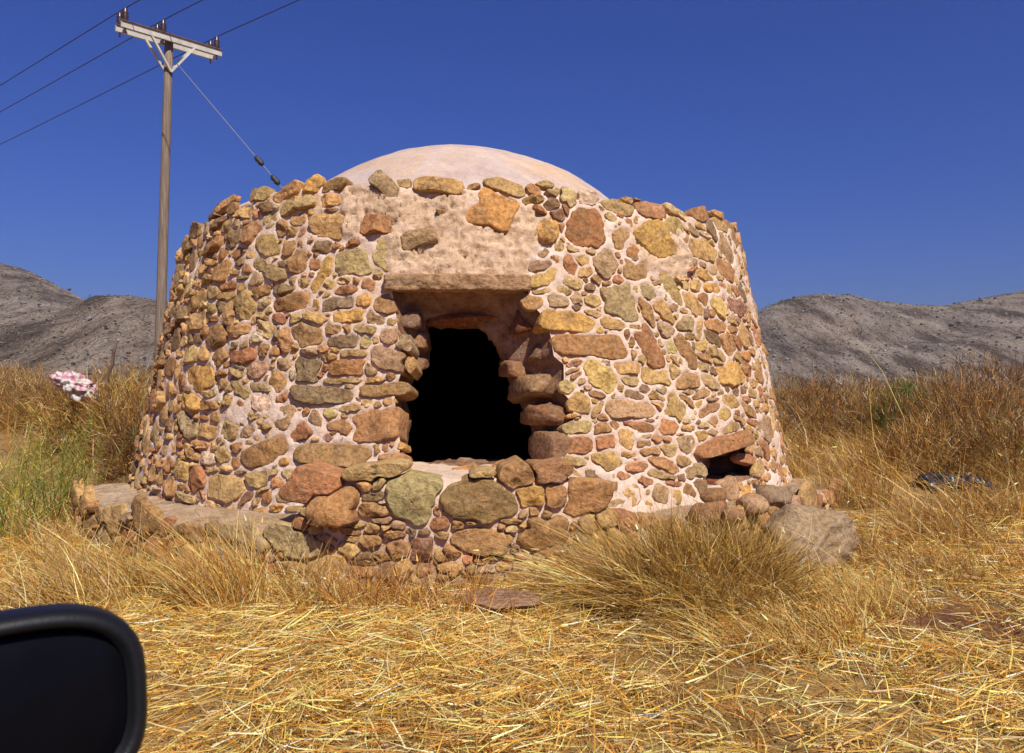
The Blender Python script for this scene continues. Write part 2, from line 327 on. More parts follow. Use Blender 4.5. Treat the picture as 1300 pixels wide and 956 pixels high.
hut = empty('stone_hut', (HC[0], HC[1], ZB))
tag(hut, 'round rubble stone hut with pale dome, pink mortar and dark square doorway', 'hut')
def local(V, origin=(HC[0], HC[1], ZB)): return np.asarray(V)-np.asarray(origin)
def wall_core():
    thf = np.linspace(-1.5, 1.5, 600); thb = np.linspace(1.5, 2*math.pi-1.5, 150)[1:-1]
    th = np.concatenate([thf, thb]); nv = 150
    T, Vv = np.meshgrid(th, np.linspace(0, 1, nv), indexing='ij'); Tw = (T+math.pi) % (2*math.pi)-math.pi
    Z = -.12+Vv*(rim_z(Tw)-.035+.12)
    P3 = surf(Tw, Z, 0*Z).reshape(-1, 3)
    ch = np.stack([Tw*RA, Z], -1).reshape(-1, 2)
    rough = np.clip(1-smooth(-.03, .04, poly_dist(C_R1, ch)), 0, 1)*1.0
    rough = np.maximum(rough, 1-smooth(-.03, .03, poly_dist(C_R2, ch)))
    h = (fbm(P3*3.2, 3, 2)-.5)*.05+(fbm(P3*16, 4, 3)-.5)*.035+(fbm(P3*55, 2, 4)-.5)*.012
    pit = fbm(P3*44, 3, 8); h = h+.002+rough*(.022-.028*smooth(.60, .70, pit)+(fbm(P3*7, 4, 6)-.5)*.05+(fbm(P3*30, 3, 16)-.5)*.03)
    global RTAB
    big = [q_ for q_ in WALL_STONES if q_.big]; RTAB = np.stack([q_.r for q_ in big]); fr_ = np.where(np.abs(ch[:, 0]) < 1.5*RA)[0]
    sd_ = np.full(len(ch), 9.0); sd_[fr_] = sd_min(ch[fr_], big, np.array([q_.c for q_ in big]), np.array([q_.R for q_ in big]))
    u_ = np.clip(-sd_/.022, 0, 1); h = h*(1-u_)+np.minimum(h, -.012)*u_
    N = np.stack([np.sin(Tw)*CB, -np.cos(Tw)*CB, 0*Tw+SB], -1).reshape(-1, 3)
    V = P3+N*h[:, None]; nt_ = len(th)
    i = np.arange(nt_)[:, None]; i2 = (i+1) % nt_; j = np.arange(nv-1)[None]
    q = np.stack([i*nv+j, i2*nv+j, i2*nv+j+1, i*nv+j+1], -1).reshape(-1, 4)
    fc = ch[q].mean(1); wrap = np.abs(ch[q][:, :, 0].max(1)-ch[q][:, :, 0].min(1)) > 3
    keep = ~((inside(C_DOOR, fc) | inside(C_PIT, fc)) & ~wrap)
    bd = np.intersect1d(q[keep].ravel(), q[~keep].ravel())                # snap the cut onto the true outline
    for pl in (C_DOOR, C_PIT):
        sel = bd[np.abs(poly_dist(pl, ch[bd])) < .05]; best = np.full(len(sel), 9.0); tgt = ch[sel].copy()
        for a_, b_ in zip(pl, np.roll(pl, -1, 0)):
            ab = b_-a_; tt = np.clip(((ch[sel]-a_)@ab)/(ab@ab), 0, 1); cp = a_+tt[:, None]*ab; dd = np.hypot(*(ch[sel]-cp).T); m_ = dd < best; best[m_] = dd[m_]; tgt[m_] = cp[m_]
        V[sel] = surf(tgt[:, 0]/RA, tgt[:, 1], h[sel]*.4)
    q = q[keep]
    # flat top of the wall, running in under the dome
    topi = np.arange(nt_)*nv+nv-1; base = len(V); ex = []; fq = []
    thw = (th+math.pi) % (2*math.pi)-math.pi
    prev = topi
    for k, rr in enumerate((2.50, 2.32, 2.12, 1.92, 1.7)):
        ring = np.stack([HC[0]+rr*np.sin(thw), HC[1]-rr*np.cos(thw), np.minimum(rim_z(thw)-.02, 2.46)-.012*k], -1)
        ring[:, 2] += (fbm(ring*9, 3, 12)-.5)*.04
        idx = base+len(ex)*nt_+np.arange(nt_); ex.append(ring); fq.append(np.stack([prev, np.roll(prev, -1), np.roll(idx, -1), idx], -1)); prev = idx
    V2 = np.concatenate([V]+ex); rough2 = np.concatenate([rough, np.zeros(len(V2)-len(V))])
    new_obj('mortar_wall', mesh_np('mortar_wall', local(V2), [q]+fq, attrs={'rough': rough2}), M_MORTAR, hut)
def dome():
    DX, Rs, zc = -.52, 2.32, EYE-.085
    ph = np.linspace(0, 1.08, 48); th = np.linspace(0, 2*np.pi, 129)[:-1]
    Pq, T = np.meshgrid(ph, th, indexing='ij')
    V = np.stack([DX+Rs*np.sin(Pq)*np.sin(T), HC[1]+Rs*np.sin(Pq)*np.cos(T), zc+Rs*np.cos(Pq)], -1).reshape(-1, 3)
    c = np.array([DX, HC[1], zc]); N = (V-c)/Rs; V = V+N*((fbm(V*1.6, 3, 21)-.5)*.06+(fbm(V*9, 3, 22)-.5)*.012)[:, None]
    n1 = len(th); i = np.arange(len(ph)-1)[:, None]*n1; j = np.arange(n1)[None]; j2 = (j+1) % n1
    q = np.stack([i+j, i+n1+j, i+n1+j2, i+j2], -1).reshape(-1, 4)
    new_obj('dome', mesh_np('dome', local(V), [q]), M_DOME, hut)
dome()
def resample(poly, n, c):
    poly = np.asarray(poly, float)-c; out = []
    for k in range(n):
        a = 2*math.pi*k/n; d = np.array([math.cos(a), math.sin(a)]); best = 0
        for i in range(len(poly)):
            p, e = poly[i], poly[(i+1) % len(poly)]-poly[i]; den = d[0]*e[1]-d[1]*e[0]
            if abs(den) < 1e-9: continue
            t = (p[0]*e[1]-p[1]*e[0])/den; u = (p[0]*d[1]-p[1]*d[0])/den
            if t > 0 and -1e-6 <= u <= 1+1e-6: best = max(best, t)
        out.append(c+d*best)
    return np.array(out)
def tunnel(poly_o, poly_i, c, y_in, y_end, name, mat, grow, close=False, n=120, seed=40):
    O = resample(poly_o, n, c); I = resample(poly_i, n, c); O = c+(O-c)*grow
    ro = []
    for px, py in O:
        t, z, _ = cast_in(px, py); ro.append(surf(np.array(t), np.array(z), np.array(-.006)))
    ro = np.array(ro); ri = np.array([at_depth(px, py, y_in) for px, py in I])
    rings = [ro*(1-f)+ri*f for f in np.linspace(0, 1, 14)]
    rings += [ri+np.array([0, (y_end-y_in)*f, 0]) for f in (.35, .7, 1)]
    V = np.concatenate(rings); m = len(rings)
    w = np.repeat(np.concatenate([np.linspace(0, 1, 6), np.ones(m-6)]), n)
    cc = np.array(at_depth(c[0], c[1], y_in)); dirv = V-cc; dirv[:, 1] = 0; dirv /= np.linalg.norm(dirv, axis=1)[:, None]+1e-6
    V = V+dirv*(((fbm(V*6, 4, seed)-.5)*.16+(fbm(V*24, 3, seed+1)-.5)*.04)*w)[:, None]
    i = np.arange(m-1)[:, None]*n; j = np.arange(n)[None]; j2 = (j+1) % n
    q = np.stack([i+j, i+n+j, i+n+j2, i+j2], -1).reshape(-1, 4); fs = [q]
    if close:
        V = np.concatenate([V, [ri.mean(0)+np.array([0, y_end-y_in, 0])]]); k = (m-1)*n
        fs.append(np.stack([k+np.arange(n), k+(np.arange(n)+1) % n, np.full(n, len(V)-1)], -1))
    new_obj(name, mesh_np(name, local(V), fs, attrs={'rough': np.zeros(len(V))}), mat, hut)
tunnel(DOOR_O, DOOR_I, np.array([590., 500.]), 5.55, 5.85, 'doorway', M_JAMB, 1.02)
tunnel(PIT_O, [(900, 580), (945, 572), (950, 600), (900, 610)], np.array([922., 592.]), cast(922, 592)[2]+.35, cast(922, 592)[2]+.5, 'wall_recess', M_JAMB, 1.04, True, 40, 47)
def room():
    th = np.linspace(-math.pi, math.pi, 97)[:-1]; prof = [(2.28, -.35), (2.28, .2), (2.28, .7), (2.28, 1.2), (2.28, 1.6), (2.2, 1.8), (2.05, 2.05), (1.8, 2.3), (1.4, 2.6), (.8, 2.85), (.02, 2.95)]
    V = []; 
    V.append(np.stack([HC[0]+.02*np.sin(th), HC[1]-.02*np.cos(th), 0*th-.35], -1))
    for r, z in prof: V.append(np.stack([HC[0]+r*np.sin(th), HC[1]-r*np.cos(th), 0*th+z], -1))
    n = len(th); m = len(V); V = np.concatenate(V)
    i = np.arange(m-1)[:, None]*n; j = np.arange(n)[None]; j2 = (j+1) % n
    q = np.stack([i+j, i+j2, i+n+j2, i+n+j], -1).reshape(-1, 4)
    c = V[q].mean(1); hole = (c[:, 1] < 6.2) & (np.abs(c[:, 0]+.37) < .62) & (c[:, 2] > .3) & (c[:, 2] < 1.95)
    new_obj('room_shell', mesh_np('room_shell', local(V), [q[~hole]]), M_ROOM_SHADE, hut)
room()

# ------------------------------------------------------------------ stones, read off the photograph
PAL = dict(O=(204, 154, 76), o=(192, 148, 90), y=(216, 182, 124), Y=(210, 170, 98), g=(180, 148, 94), G=(164, 138, 98), l=(176, 148, 108), t=(176, 138, 104),
           b=(158, 112, 68), B=(172, 114, 66), d=(104, 80, 58), D=(108, 94, 74), r=(164, 100, 64), R=(156, 88, 46), S=(192, 130, 88), p=(126, 90, 78), P=(112, 64, 54), w=(214, 186, 158), V=(136, 98, 58))
TILES = {
(160, 222): """104 16 13 11 0 g*;126 15 22 11 -15 o*;77 24 13 7 -20 o;70 29 10 9 -30 d;92 30 13 10 5 o*;110 27 9 8 0 d;73 38 11 8 -15 d;68 56 14 13 -10 b*;98 46 17 18 0 b
124 42 14 15 0 b;84 50 9 16 20 d;116 65 10 8 0 o;112 74 29 13 25 g*;68 69 10 5 0 o;84 75 9 6 10 o;64 81 11 7 0 o;80 87 15 6 -8 r;44 90 9 9 -20 o;54 93 10 8 0 o;106 91 14 12 0 b
123 89 15 9 5 d;92 80 9 5 0 g;88 69 8 6 0 d;43 64 6 14 5 o;54 44 12 12 0 d;50 57 8 10 0 d;118 25 8 8 0 w;78 95 18 6 -8 o""",
(370, 222): """16 9 16 13 -5 O;33 9 18 10 -8 b;5 24 28 13 -8 g*;31 20 14 10 -5 o*;31 28 10 3 0 d;27 40 26 19 10 o*;74 9 22 12 35 l;88 7 13 6 5 g;114 9 40 11 4 o*;66 40 23 16 8 r*;98 51 27 13 -12 G*
117 29 7 5 10 g;24 56 14 9 5 d*;35 56 6 5 0 b;48 54 12 4 -12 r;49 69 28 21 -8 G*;24 78 26 11 -65 O;6 68 16 18 0 b;10 84 10 7 0 g;30 86 9 8 0 g;42 82 11 7 0 y;44 90 15 8 -5 r;67 78 6 9 0 g;0 42 9 14 0 o""",
(580, 222): """13 9 12 4 -15 b;38 10 31 12 12 g;29 27 33 30 15 O;59 12 11 8 0 b;69 8 13 5 5 g;76 14 11 7 0 g;59 20 18 6 -5 o;87 18 15 14 25 y*;74 24 11 11 10 p;78 31 11 10 15 p;64 28 11 4 35 r;85 28 11 5 75 r
102 19 15 12 0 w;126 26 26 13 10 g;119 33 9 7 5 g;100 41 31 31 0 R;70 45 15 18 15 O;82 41 6 8 0 b;80 56 7 8 0 g;90 58 12 5 10 g;104 59 8 6 10 g;127 50 14 17 0 b;116 69 19 22 0 t;88 70 10 15 -10 r
64 71 16 9 -8 p;67 81 23 11 -22 Y;100 75 12 9 -20 o;90 84 16 9 10 y;109 82 10 7 20 b;117 85 9 6 -15 b;103 87 9 6 0 d;125 82 9 8 0 r;83 90 13 6 5 g;65 91 17 6 -12 o;75 65 10 4 25 r;127 32 8 3 10 r""",
(790, 222): """4 20 10 4 5 o;12 20 8 3 0 b;20 28 21 13 3 S*;43 31 17 9 15 y*;61 31 13 10 -5 b;75 32 11 5 5 o;61 41 12 6 5 o;77 40 13 9 5 g*;87 41 7 7 0 o;65 46 11 5 8 w;50 43 10 4 30 o;25 51 26 27 0 O
64 59 20 17 10 o*;80 58 14 17 20 t;80 75 17 15 20 b;10 75 17 19 25 b;64 78 13 9 10 O;62 70 6 5 20 p;53 74 10 3 -25 r;57 87 9 11 0 o;70 89 13 9 0 O;75 81 7 5 10 o;38 89 20 12 45 g;19 91 14 12 25 l
27 84 12 4 -15 b;49 86 6 7 0 o;90 66 5 8 0 o;91 76 6 9 0 y;88 90 9 8 10 r;43 82 8 4 0 y;92 52 4 8 0 o;77 86 6 6 0 r;96 90 5 8 0 o""",
(160, 375): """94 9 15 20 0 g;55 5 17 13 -20 o*;55 22 17 16 -15 o*;71 32 14 19 15 b;30 14 6 14 15 o;35 27 12 12 0 d;68 19 10 6 0 r;61 47 11 13 20 o;58 64 25 19 10 O;28 82 11 14 0 o;51 85 15 17 5 O;66 76 9 8 0 g;75 48 12 12 0 b
92 48 20 12 -5 r;86 61 12 6 15 g;103 58 15 12 0 t;118 66 17 12 50 o;105 72 16 8 10 G;90 74 22 9 40 g;105 84 17 14 15 w;110 25 15 12 20 y;118 33 8 12 0 l;125 35 9 20 -10 o;120 17 12 8 20 r;108 18 10 8 30 g
102 34 9 9 0 w;108 43 11 8 15 b;89 28 14 9 0 o;81 82 10 9 40 o;26 36 7 10 0 o;24 43 8 8 0 o;34 45 6 7 0 o;42 46 7 10 0 o;30 53 14 8 -20 b;24 68 6 8 0 o;39 75 7 8 0 b;31 63 5 8 0 r;42 58 12 10 -55 g;75 69 8 9 0 g
82 74 6 9 0 b;67 87 12 8 0 b;75 61 9 5 0 b;100 94 12 6 0 g;123 80 10 8 0 r;123 54 10 9 0 t;45 15 10 14 0 d;76 10 8 10 0 d;83 14 6 18 5 g;40 22 8 8 0 r;108 6 9 10 0 l""",
(370, 375): """0 6 28 13 -12 B*;36 7 28 11 -5 D*;56 5 13 8 8 O;72 8 19 17 0 b;45 16 28 11 -3 O*;65 18 20 13 15 t;19 18 18 9 12 o;3 19 8 8 0 g;32 27 13 11 0 b;43 26 6 7 0 b*;58 26 19 9 10 g;12 31 26 17 10 b
39 36 27 10 3 D*;58 36 11 11 0 g;65 35 5 5 0 o;76 32 16 13 5 t;88 38 14 12 30 l;14 44 14 9 0 t;26 41 9 9 0 o;33 42 8 5 0 o;48 45 21 7 0 g*;29 48 12 8 -5 o;13 59 18 22 0 D*;26 56 6 6 0 r;44 57 27 15 -10 B*
61 56 9 12 0 l;76 50 34 18 12 t*;91 53 13 16 0 o;66 66 18 6 0 o;78 63 7 6 0 b;40 66 31 6 -3 g*;24 78 46 16 5 D*;70 74 44 11 -8 b*;44 87 23 9 8 g;52 80 10 5 10 o;68 86 12 6 0 o;3 41 5 8 0 o;2 60 5 9 0 w;22 61 6 5 0 r""",
(640, 375): """41 5 21 10 0 l;57 3 11 9 10 l;69 4 13 9 5 o;89 5 25 26 10 G;56 9 6 5 0 d;49 20 44 16 3 O*;69 15 14 6 10 g;85 21 19 10 0 o;68 39 57 19 2 B*;111 14 19 10 65 b;103 25 15 5 15 b;99 37 5 8 0 b;95 30 9 4 80 r
100 47 5 9 0 b;107 50 6 6 0 g;95 57 20 11 0 o*;75 63 27 18 35 Y;54 53 13 5 -10 S;54 58 13 3 -20 o;55 63 14 5 -25 S;79 53 10 5 15 t;118 63 22 14 5 Y*;99 66 14 8 0 g;109 73 8 6 10 p;101 78 14 7 15 p;90 72 5 6 0 b
72 77 15 5 10 b;60 74 9 4 20 b;119 79 12 7 20 o;119 85 12 7 10 o;99 89 40 14 5 t*;73 89 14 6 -40 o;77 94 9 6 0 b;57 94 16 5 0 O;85 78 4 4 0 g""",
(790, 375): """33 13 18 11 40 o;33 27 18 12 8 l;22 42 28 18 62 B*;55 7 16 17 20 o;75 9 15 14 20 Y;88 9 13 14 10 p;48 12 9 4 0 o;65 14 5 8 0 p;49 22 15 11 -15 l;60 26 13 7 -75 g;73 24 18 10 0 B;85 20 11 5 15 o;86 26 11 5 0 b
95 17 6 8 0 o;97 24 7 6 0 o;52 32 8 6 0 b;70 33 12 8 20 d;62 39 9 9 0 o;38 41 7 12 15 g;49 45 25 12 60 b*;74 46 13 8 20 g;82 38 12 14 20 b;64 49 11 6 20 o;90 48 5 9 0 g;91 37 6 10 0 r;101 44 10 7 0 b;62 56 11 9 0 g
75 52 9 5 15 g;72 60 10 8 25 p;85 62 19 18 0 O;97 57 7 14 0 r;102 68 10 7 -10 o;41 51 10 6 60 o;41 60 9 10 10 o;51 67 20 14 -15 b*;67 67 14 11 35 g;49 75 15 5 0 o;62 77 15 7 -10 o;49 81 13 7 30 b;70 81 11 3 0 t;76 76 5 5 0 t
41 88 13 20 20 o;67 89 17 8 -15 S;84 83 13 9 20 Y;88 75 6 6 0 p;94 74 6 6 0 p;101 76 9 7 0 o;95 82 9 6 0 r;99 90 17 7 30 b;79 93 11 9 -20 o;104 85 7 6 0 o;111 88 9 8 0 o;107 52 6 8 0 y;112 55 6 12 0 y;111 64 8 8 0 o
106 48 6 6 0 g;105 27 5 8 0 g;107 21 5 8 0 r;101 8 5 8 0 r;103 5 5 5 0 o;108 41 5 7 0 o;110 73 6 5 0 g;117 80 7 6 0 r;108 81 5 4 0 o;92 95 10 4 0 o""",
(160, 528): """22 2 15 8 10 r;34 8 8 14 0 d;49 7 20 14 30 l;62 2 8 5 0 r;64 12 14 12 0 o;81 11 13 15 20 g;95 12 14 9 -5 t;111 9 16 6 0 o;43 23 9 7 10 R;59 22 12 8 5 o;50 27 13 8 20 o;64 33 11 9 10 w;75 30 10 12 0 g;87 26 11 10 -10 B
109 29 36 18 -18 b*;44 42 11 13 10 o;33 40 5 15 0 r;55 50 14 14 20 r;77 57 27 22 -5 g;102 49 17 13 -15 g;115 45 6 6 0 g;34 57 13 14 10 b;47 64 16 7 10 l;60 60 8 9 0 t;70 70 13 8 5 y;91 66 17 9 -40 P;101 69 9 10 0 g
67 42 9 5 0 y;78 41 10 5 0 y;91 44 14 3 -10 d;107 58 12 3 -25 g;118 53 10 9 0 S;118 71 10 8 0 O;24 57 9 8 0 w;14 59 6 4 0 o;20 35 6 10 0 r;27 37 6 12 0 b;12 32 8 8 0 r;8 42 10 8 0 d;16 50 10 6 0 o;23 27 8 5 0 r;12 22 4 8 0 r;33 16 10 7 0 g""",
(370, 528): """66 7 40 26 -8 B*;40 9 24 12 10 b;7 14 16 16 -10 r;29 17 8 8 20 p;33 13 9 5 -10 o;31 30 61 18 3 b*;78 33 19 7 -8 o;66 26 5 6 0 O;73 24 5 7 0 r;79 21 4 5 0 o;85 23 5 6 0 O""",
(580, 528): """94 9 24 11 0 g;95 1 13 4 0 O;113 10 13 9 0 b;96 23 21 15 10 r;115 20 15 12 0 r;117 36 22 15 10 o;92 36 22 9 15 g;125 7 9 6 0 r""",
(790, 528): """13 8 29 8 8 r*;22 4 9 6 15 b;51 4 5 5 0 g;51 10 12 5 0 o;63 8 9 5 0 y;91 2 11 9 0 o;102 5 9 6 0 r;84 10 17 7 -12 g;70 13 11 4 0 t;30 18 18 7 10 S;19 16 11 3 -5 o;17 22 13 6 -5 b;22 28 17 7 5 o;36 26 14 10 20 y;5 30 11 5 5 o
45 14 10 4 0 y;10 40 19 7 -5 S;33 38 22 10 25 S;48 35 12 9 0 o;31 46 20 6 15 g;16 51 18 7 10 r;40 52 14 6 5 r;57 43 16 12 0 l;78 22 46 11 -8 B*;96 16 8 8 0 g;98 33 17 7 5 r;104 15 7 6 0 o;113 48 9 6 0 o;105 51 7 6 0 b;118 29 8 9 0 o;118 38 4 8 0 t""",
}
LEDGE_TILES = {
(370, 528): """62 44 46 12 -10 g;18 57 37 24 0 r;33 70 40 32 -3 B*;66 62 24 8 -3 d*;60 72 28 11 2 b*;93 63 40 33 5 l;69 49 11 5 -25 r;73 67 11 5 0 w;114 72 9 9 0 b;115 83 17 10 -10 r*""",
(580, 528): """17 66 57 31 5 V;47 46 28 18 8 b;74 45 31 17 0 b*;59 62 22 17 0 O*;78 61 23 19 0 B*;20 46 20 6 -5 g""",
(550, 640): """88 23 34 24 0 b*;38 30 44 19 3 b*;73 56 36 22 5 o;60 13 20 5 0 b;35 45 12 6 0 b;48 41 11 4 0 g;59 42 9 5 0 o;42 51 12 6 0 w;55 49 13 6 0 o;28 44 8 7 0 S;87 37 9 4 0 r;97 36 8 5 0 r;82 41 8 6 0 g;68 40 10 6 0 t;110 18 8 8 0 r;50 60 8 8 0 t;55 70 14 5 0 b
30 14 10 3 0 o;70 17 8 5 0 o;15 36 14 10 0 b;14 50 16 9 0 o;20 62 18 9 0 b;45 66 10 6 0 r;100 50 14 8 0 b;105 30 10 6 0 o;100 62 14 7 0 o;8 24 12 5 0 g""",
(340, 620): """20 42 44 24 8 l;19 61 29 9 0 o*;45 67 30 32 -15 g*;48 47 15 7 0 d*;45 39 17 6 8 t;60 33 24 6 8 b;120 47 15 17 0 P*;20 71 18 4 0 b;25 67 9 3 0 r;64 39 10 5 0 o;80 41 14 8 0 b;75 55 20 8 0 d;92 69 14 20 0 d;88 25 15 5 0 t;110 26 10 6 0 y;70 28 12 4 0 o
103 47 15 12 0 b;106 62 12 12 0 o;88 53 14 6 0 b;70 66 14 10 0 b;98 35 18 6 0 o;8 80 20 8 0 b;112 33 8 6 0 D;122 63 12 9 0 b;75 75 14 9 0 d""",
}
LEDGE_PX = """311 688 70 40 3 l;262 700 34 20 10 o;240 676 40 18 0 b;205 690 34 22 10 b;170 682 30 20 0 r;265 722 30 14 0 b;300 722 34 14 0 o;335 720 26 12 0 r;220 716 30 16 0 o;150 700 22 20 0 b;118 668 24 26 0 b;285 705 12 26 0 d;98 650 22 22 0 r;185 712 20 14 0 g
358 702 10 20 20 o;342 705 9 22 -15 t;330 735 22 12 0 o;360 735 20 12 0 b;320 745 20 10 0 g;105 640 20 18 0 o;130 655 26 16 0 g;760 690 26 22 0 b;745 715 22 16 0 o;770 660 24 20 0 o;800 665 30 20 0 r;840 668 34 18 0 o;795 700 28 18 0 b"""
def parse(tiles):
    out = []
    for (x0, y0), txt in tiles.items():
        for it in txt.replace('\n', ';').split(';'):
            a = it.split(); k = 10/6.1274
            out.append((x0+float(a[0])*k, y0+float(a[1])*k, float(a[2])*k, float(a[3])*k, float(a[4]), a[5]))
    return out
class Stone: pass
NPH = 44
PHI = np.linspace(0, 2*np.pi, NPH, endpoint=False)
def outline(a, b, rot, blocky, r):
    """star-shaped outline radius on PHI: a few flat facets inside an ellipse a x b, turned by rot"""
    ps = PHI-rot; u = np.stack([np.cos(ps)/a, np.sin(ps)/b], -1); q = np.hypot(u[:, 0], u[:, 1]); psi = np.arctan2(u[:, 1], u[:, 0])
    if blocky: ang = np.array([0, .5, 1, 1.5])*math.pi+r.normal(0, .10, 4); dd = r.uniform(.90, 1.0, 4); cap = 1.26
    else:
        k = r.integers(4, 7); ang = (np.arange(k)+r.uniform(-.28, .28, k))*2*math.pi/k+r.uniform(0, 6.28); dd = r.uniform(.88, 1.05, k); cap = 1.34
    c = np.cos(psi[:, None]-ang[None]); rr = np.where(c > .05, dd[None]/np.maximum(c, .05), 9).min(1); rr = np.minimum(rr, cap)
    rr = rr*(1+.07*np.interp(psi, np.linspace(-math.pi, math.pi, 13), np.append(v := r.normal(0, 1, 12), v[0])))
    rr = (np.roll(rr, 1)+10*rr+np.roll(rr, -1))/12
    return rr/q
def mk(a0, s0, wx, hy, rot, col, blocky, kind, area, thick, emb=.04, near_door=False):
    st = Stone(); st.c = np.array([a0, s0]); st.r = outline(wx/2, hy/2, rot, blocky, rng); st.col = col; st.kind = kind; st.area = area; st.t = thick; st.emb = emb
    st.R = st.r.max(); st.big = True; return st
def rad(st, ang): return np.interp(ang % (2*np.pi), np.append(PHI, 2*np.pi), np.append(st.r, st.r[0]))
def pcol(k):
    c = (srgb(PAL[k])*.72+srgb((190, 150, 100))*.28)*1.08; c = c*rng.uniform(.86, 1.12)*(1+rng.normal(0, .035, 3)); return np.clip(c, .01, .85)
def place(specs, kind):
    out = []
    for px, py, w, h, ang, cc in specs:
        th, z, d = cast_in(px, py, kind)
        n = np.array([math.sin(th), -math.cos(th)]); v = np.array([(px-CX0)/F, 1]); v /= np.linalg.norm(v)
        fx = max(-n@v, .50); k = d/F*1.0
        ra = RA if kind == 'wall' else 3.44
        rr = float(Rz(z)) if kind == 'wall' else 3.44
        wm, hm = 1.07*w*k/fx*ra/rr, 1.07*h*k
        left = smooth(.05, -.75, th) if kind == 'wall' else .6
        t = (.016+.020*float(left))*rng.uniform(.7, 1.4)+.028*min(wm, hm)*(1+.6*float(left))
        nd = kind == 'wall' and 485 < px+w/2 and px-w/2 < 725 and 355 < py < 600
        if kind == 'wall' and min(poly_dist(C_R1, np.array([[th*RA, z]]))[0], poly_dist(C_R2, np.array([[th*RA, z]]))[0]) < .05: t += .040
        if kind == 'ledge': t = min(.022+.11*min(wm, hm), .06)*rng.uniform(.7, 1.3)
        if nd and px < 530: wm *= .93
        st = mk(th*ra, z, wm, hm, -R_(ang), pcol(cc[0]), len(cc) > 1, kind, w*h, t, .22 if (nd or kind == 'ledge') else .045); st.nd = nd
        if kind == 'ledge' and cc == 'B*' and px < 450: st.t = .15
        if cc == 'B*' and abs(px-917) < 6 and py > 550: st.t = .13; st.emb = .2
        out.append(st)
    return out
def grow(stones, kb, ks):
    for s in stones:
        k = kb if s.big else ks
        if getattr(s, 'nd', False): continue
        s.r = np.minimum(s.r*k, s.r+.035); s.R = s.r.max()
def fit(stones, gap):
    """trim every outline against its neighbours so that a seam of mortar is left between them"""
    C = np.array([s.c for s in stones]); RR = np.array([s.R for s in stones]); fr = np.linspace(.25, 1, 14); new = []
    for i, s in enumerate(stones):
        d = np.hypot(*(C-s.c).T); nb = np.where((d < RR+s.R+gap) & (d > 1e-6))[0]
        P = s.c+(fr[None, :, None]*s.r[:, None, None])*np.stack([np.cos(PHI), np.sin(PHI)], -1)[:, None]
        sdi = (fr[None]-1)*s.r[:, None]; ok = np.ones((NPH, 14), bool)
        for j in nb:
            o = stones[j]; dv = P-o.c; dist = np.hypot(dv[..., 0], dv[..., 1]); sdj = dist-rad(o, np.arctan2(dv[..., 1], dv[..., 0]))
            lf = 1.2 if (s.kind == 'wall' and s.c[0] < -.5) else 1.0; g = min(gap*lf, .18*lf*min(s.R, o.R)+.004); ok &= (sdj-sdi) >= g
        ok = np.cumprod(ok, 1).astype(bool); k = ok.sum(1)
        rmax = np.where(k == 0, .2, fr[np.maximum(k-1, 0)])*s.r
        rr = np.minimum(s.r, rmax); rr = np.minimum(rr, (np.roll(rr, 1)+2*rr+np.roll(rr, -1))/4*1.02); new.append(rr)
    for s, rr in zip(stones, new): s.r = rr; s.R = rr.max()
def sd_min(P, stones, C, RR):
    """least distance from points P to any stone outline"""
    out = np.full(len(P), 9.0)
    for k0 in range(0, len(P), 800):
        p = P[k0:k0+800]; dv = p[:, None]-C[None]; dist = np.hypot(dv[..., 0], dv[..., 1]); near = np.argpartition(dist-RR[None], 6, 1)[:, :6]
        for m in range(6):
            idx = near[:, m]; dd = np.take_along_axis(dist, near[:, m:m+1], 1)[:, 0]
            ang = np.arctan2(dv[np.arange(len(p)), idx, 1], dv[np.arange(len(p)), idx, 0]) % (2*np.pi)
            f = ang/(2*np.pi)*NPH; i0 = f.astype(int) % NPH; w = f-np.floor(f); RM = RTAB[idx]
            r = RM[np.arange(len(p)), i0]*(1-w)+RM[np.arange(len(p)), (i0+1) % NPH]*w
            out[k0:k0+800] = np.minimum(out[k0:k0+800], dd-r)
    return out
def fillers(stones, kind, domain, sampler, sizes, tries, colors, tt):
    global RTAB
    for smin, smax in sizes:
        C = np.array([s.c for s in stones]); RR = np.array([s.R for s in stones]); RTAB = np.stack([s.r for s in stones])
        P = sampler(tries); P = P[domain(P)]; d = sd_min(P, stones, C, RR); order = np.argsort(-d); acc = []
        for k in order:
            if d[k] < smin: break
            r0 = min(d[k]-.004, smax)
            if acc:
                A = np.array([a[:2] for a in acc]); ar = np.array([a[2] for a in acc]); dd = np.hypot(*(A-P[k]).T)-ar
                r0 = min(r0, dd.min()-.004)
            if r0 < smin*.8: continue
            acc.append((P[k][0], P[k][1], r0))
        for a, s_, r0 in acc:
            th = a/RA; left = float(smooth(.05, -.75, th)); asp = rng.uniform(1.0, 1.75)
            st = mk(a, s_, 2.3*r0*asp, 2.3*r0, rng.normal(0, .5), pcol(colors[rng.integers(len(colors))]), False, kind, 0, (tt+.016*left)*rng.uniform(.6, 1.3), .03); st.big = False
            stones.append(st)
SEG_B, SEG_S = NPH, 14
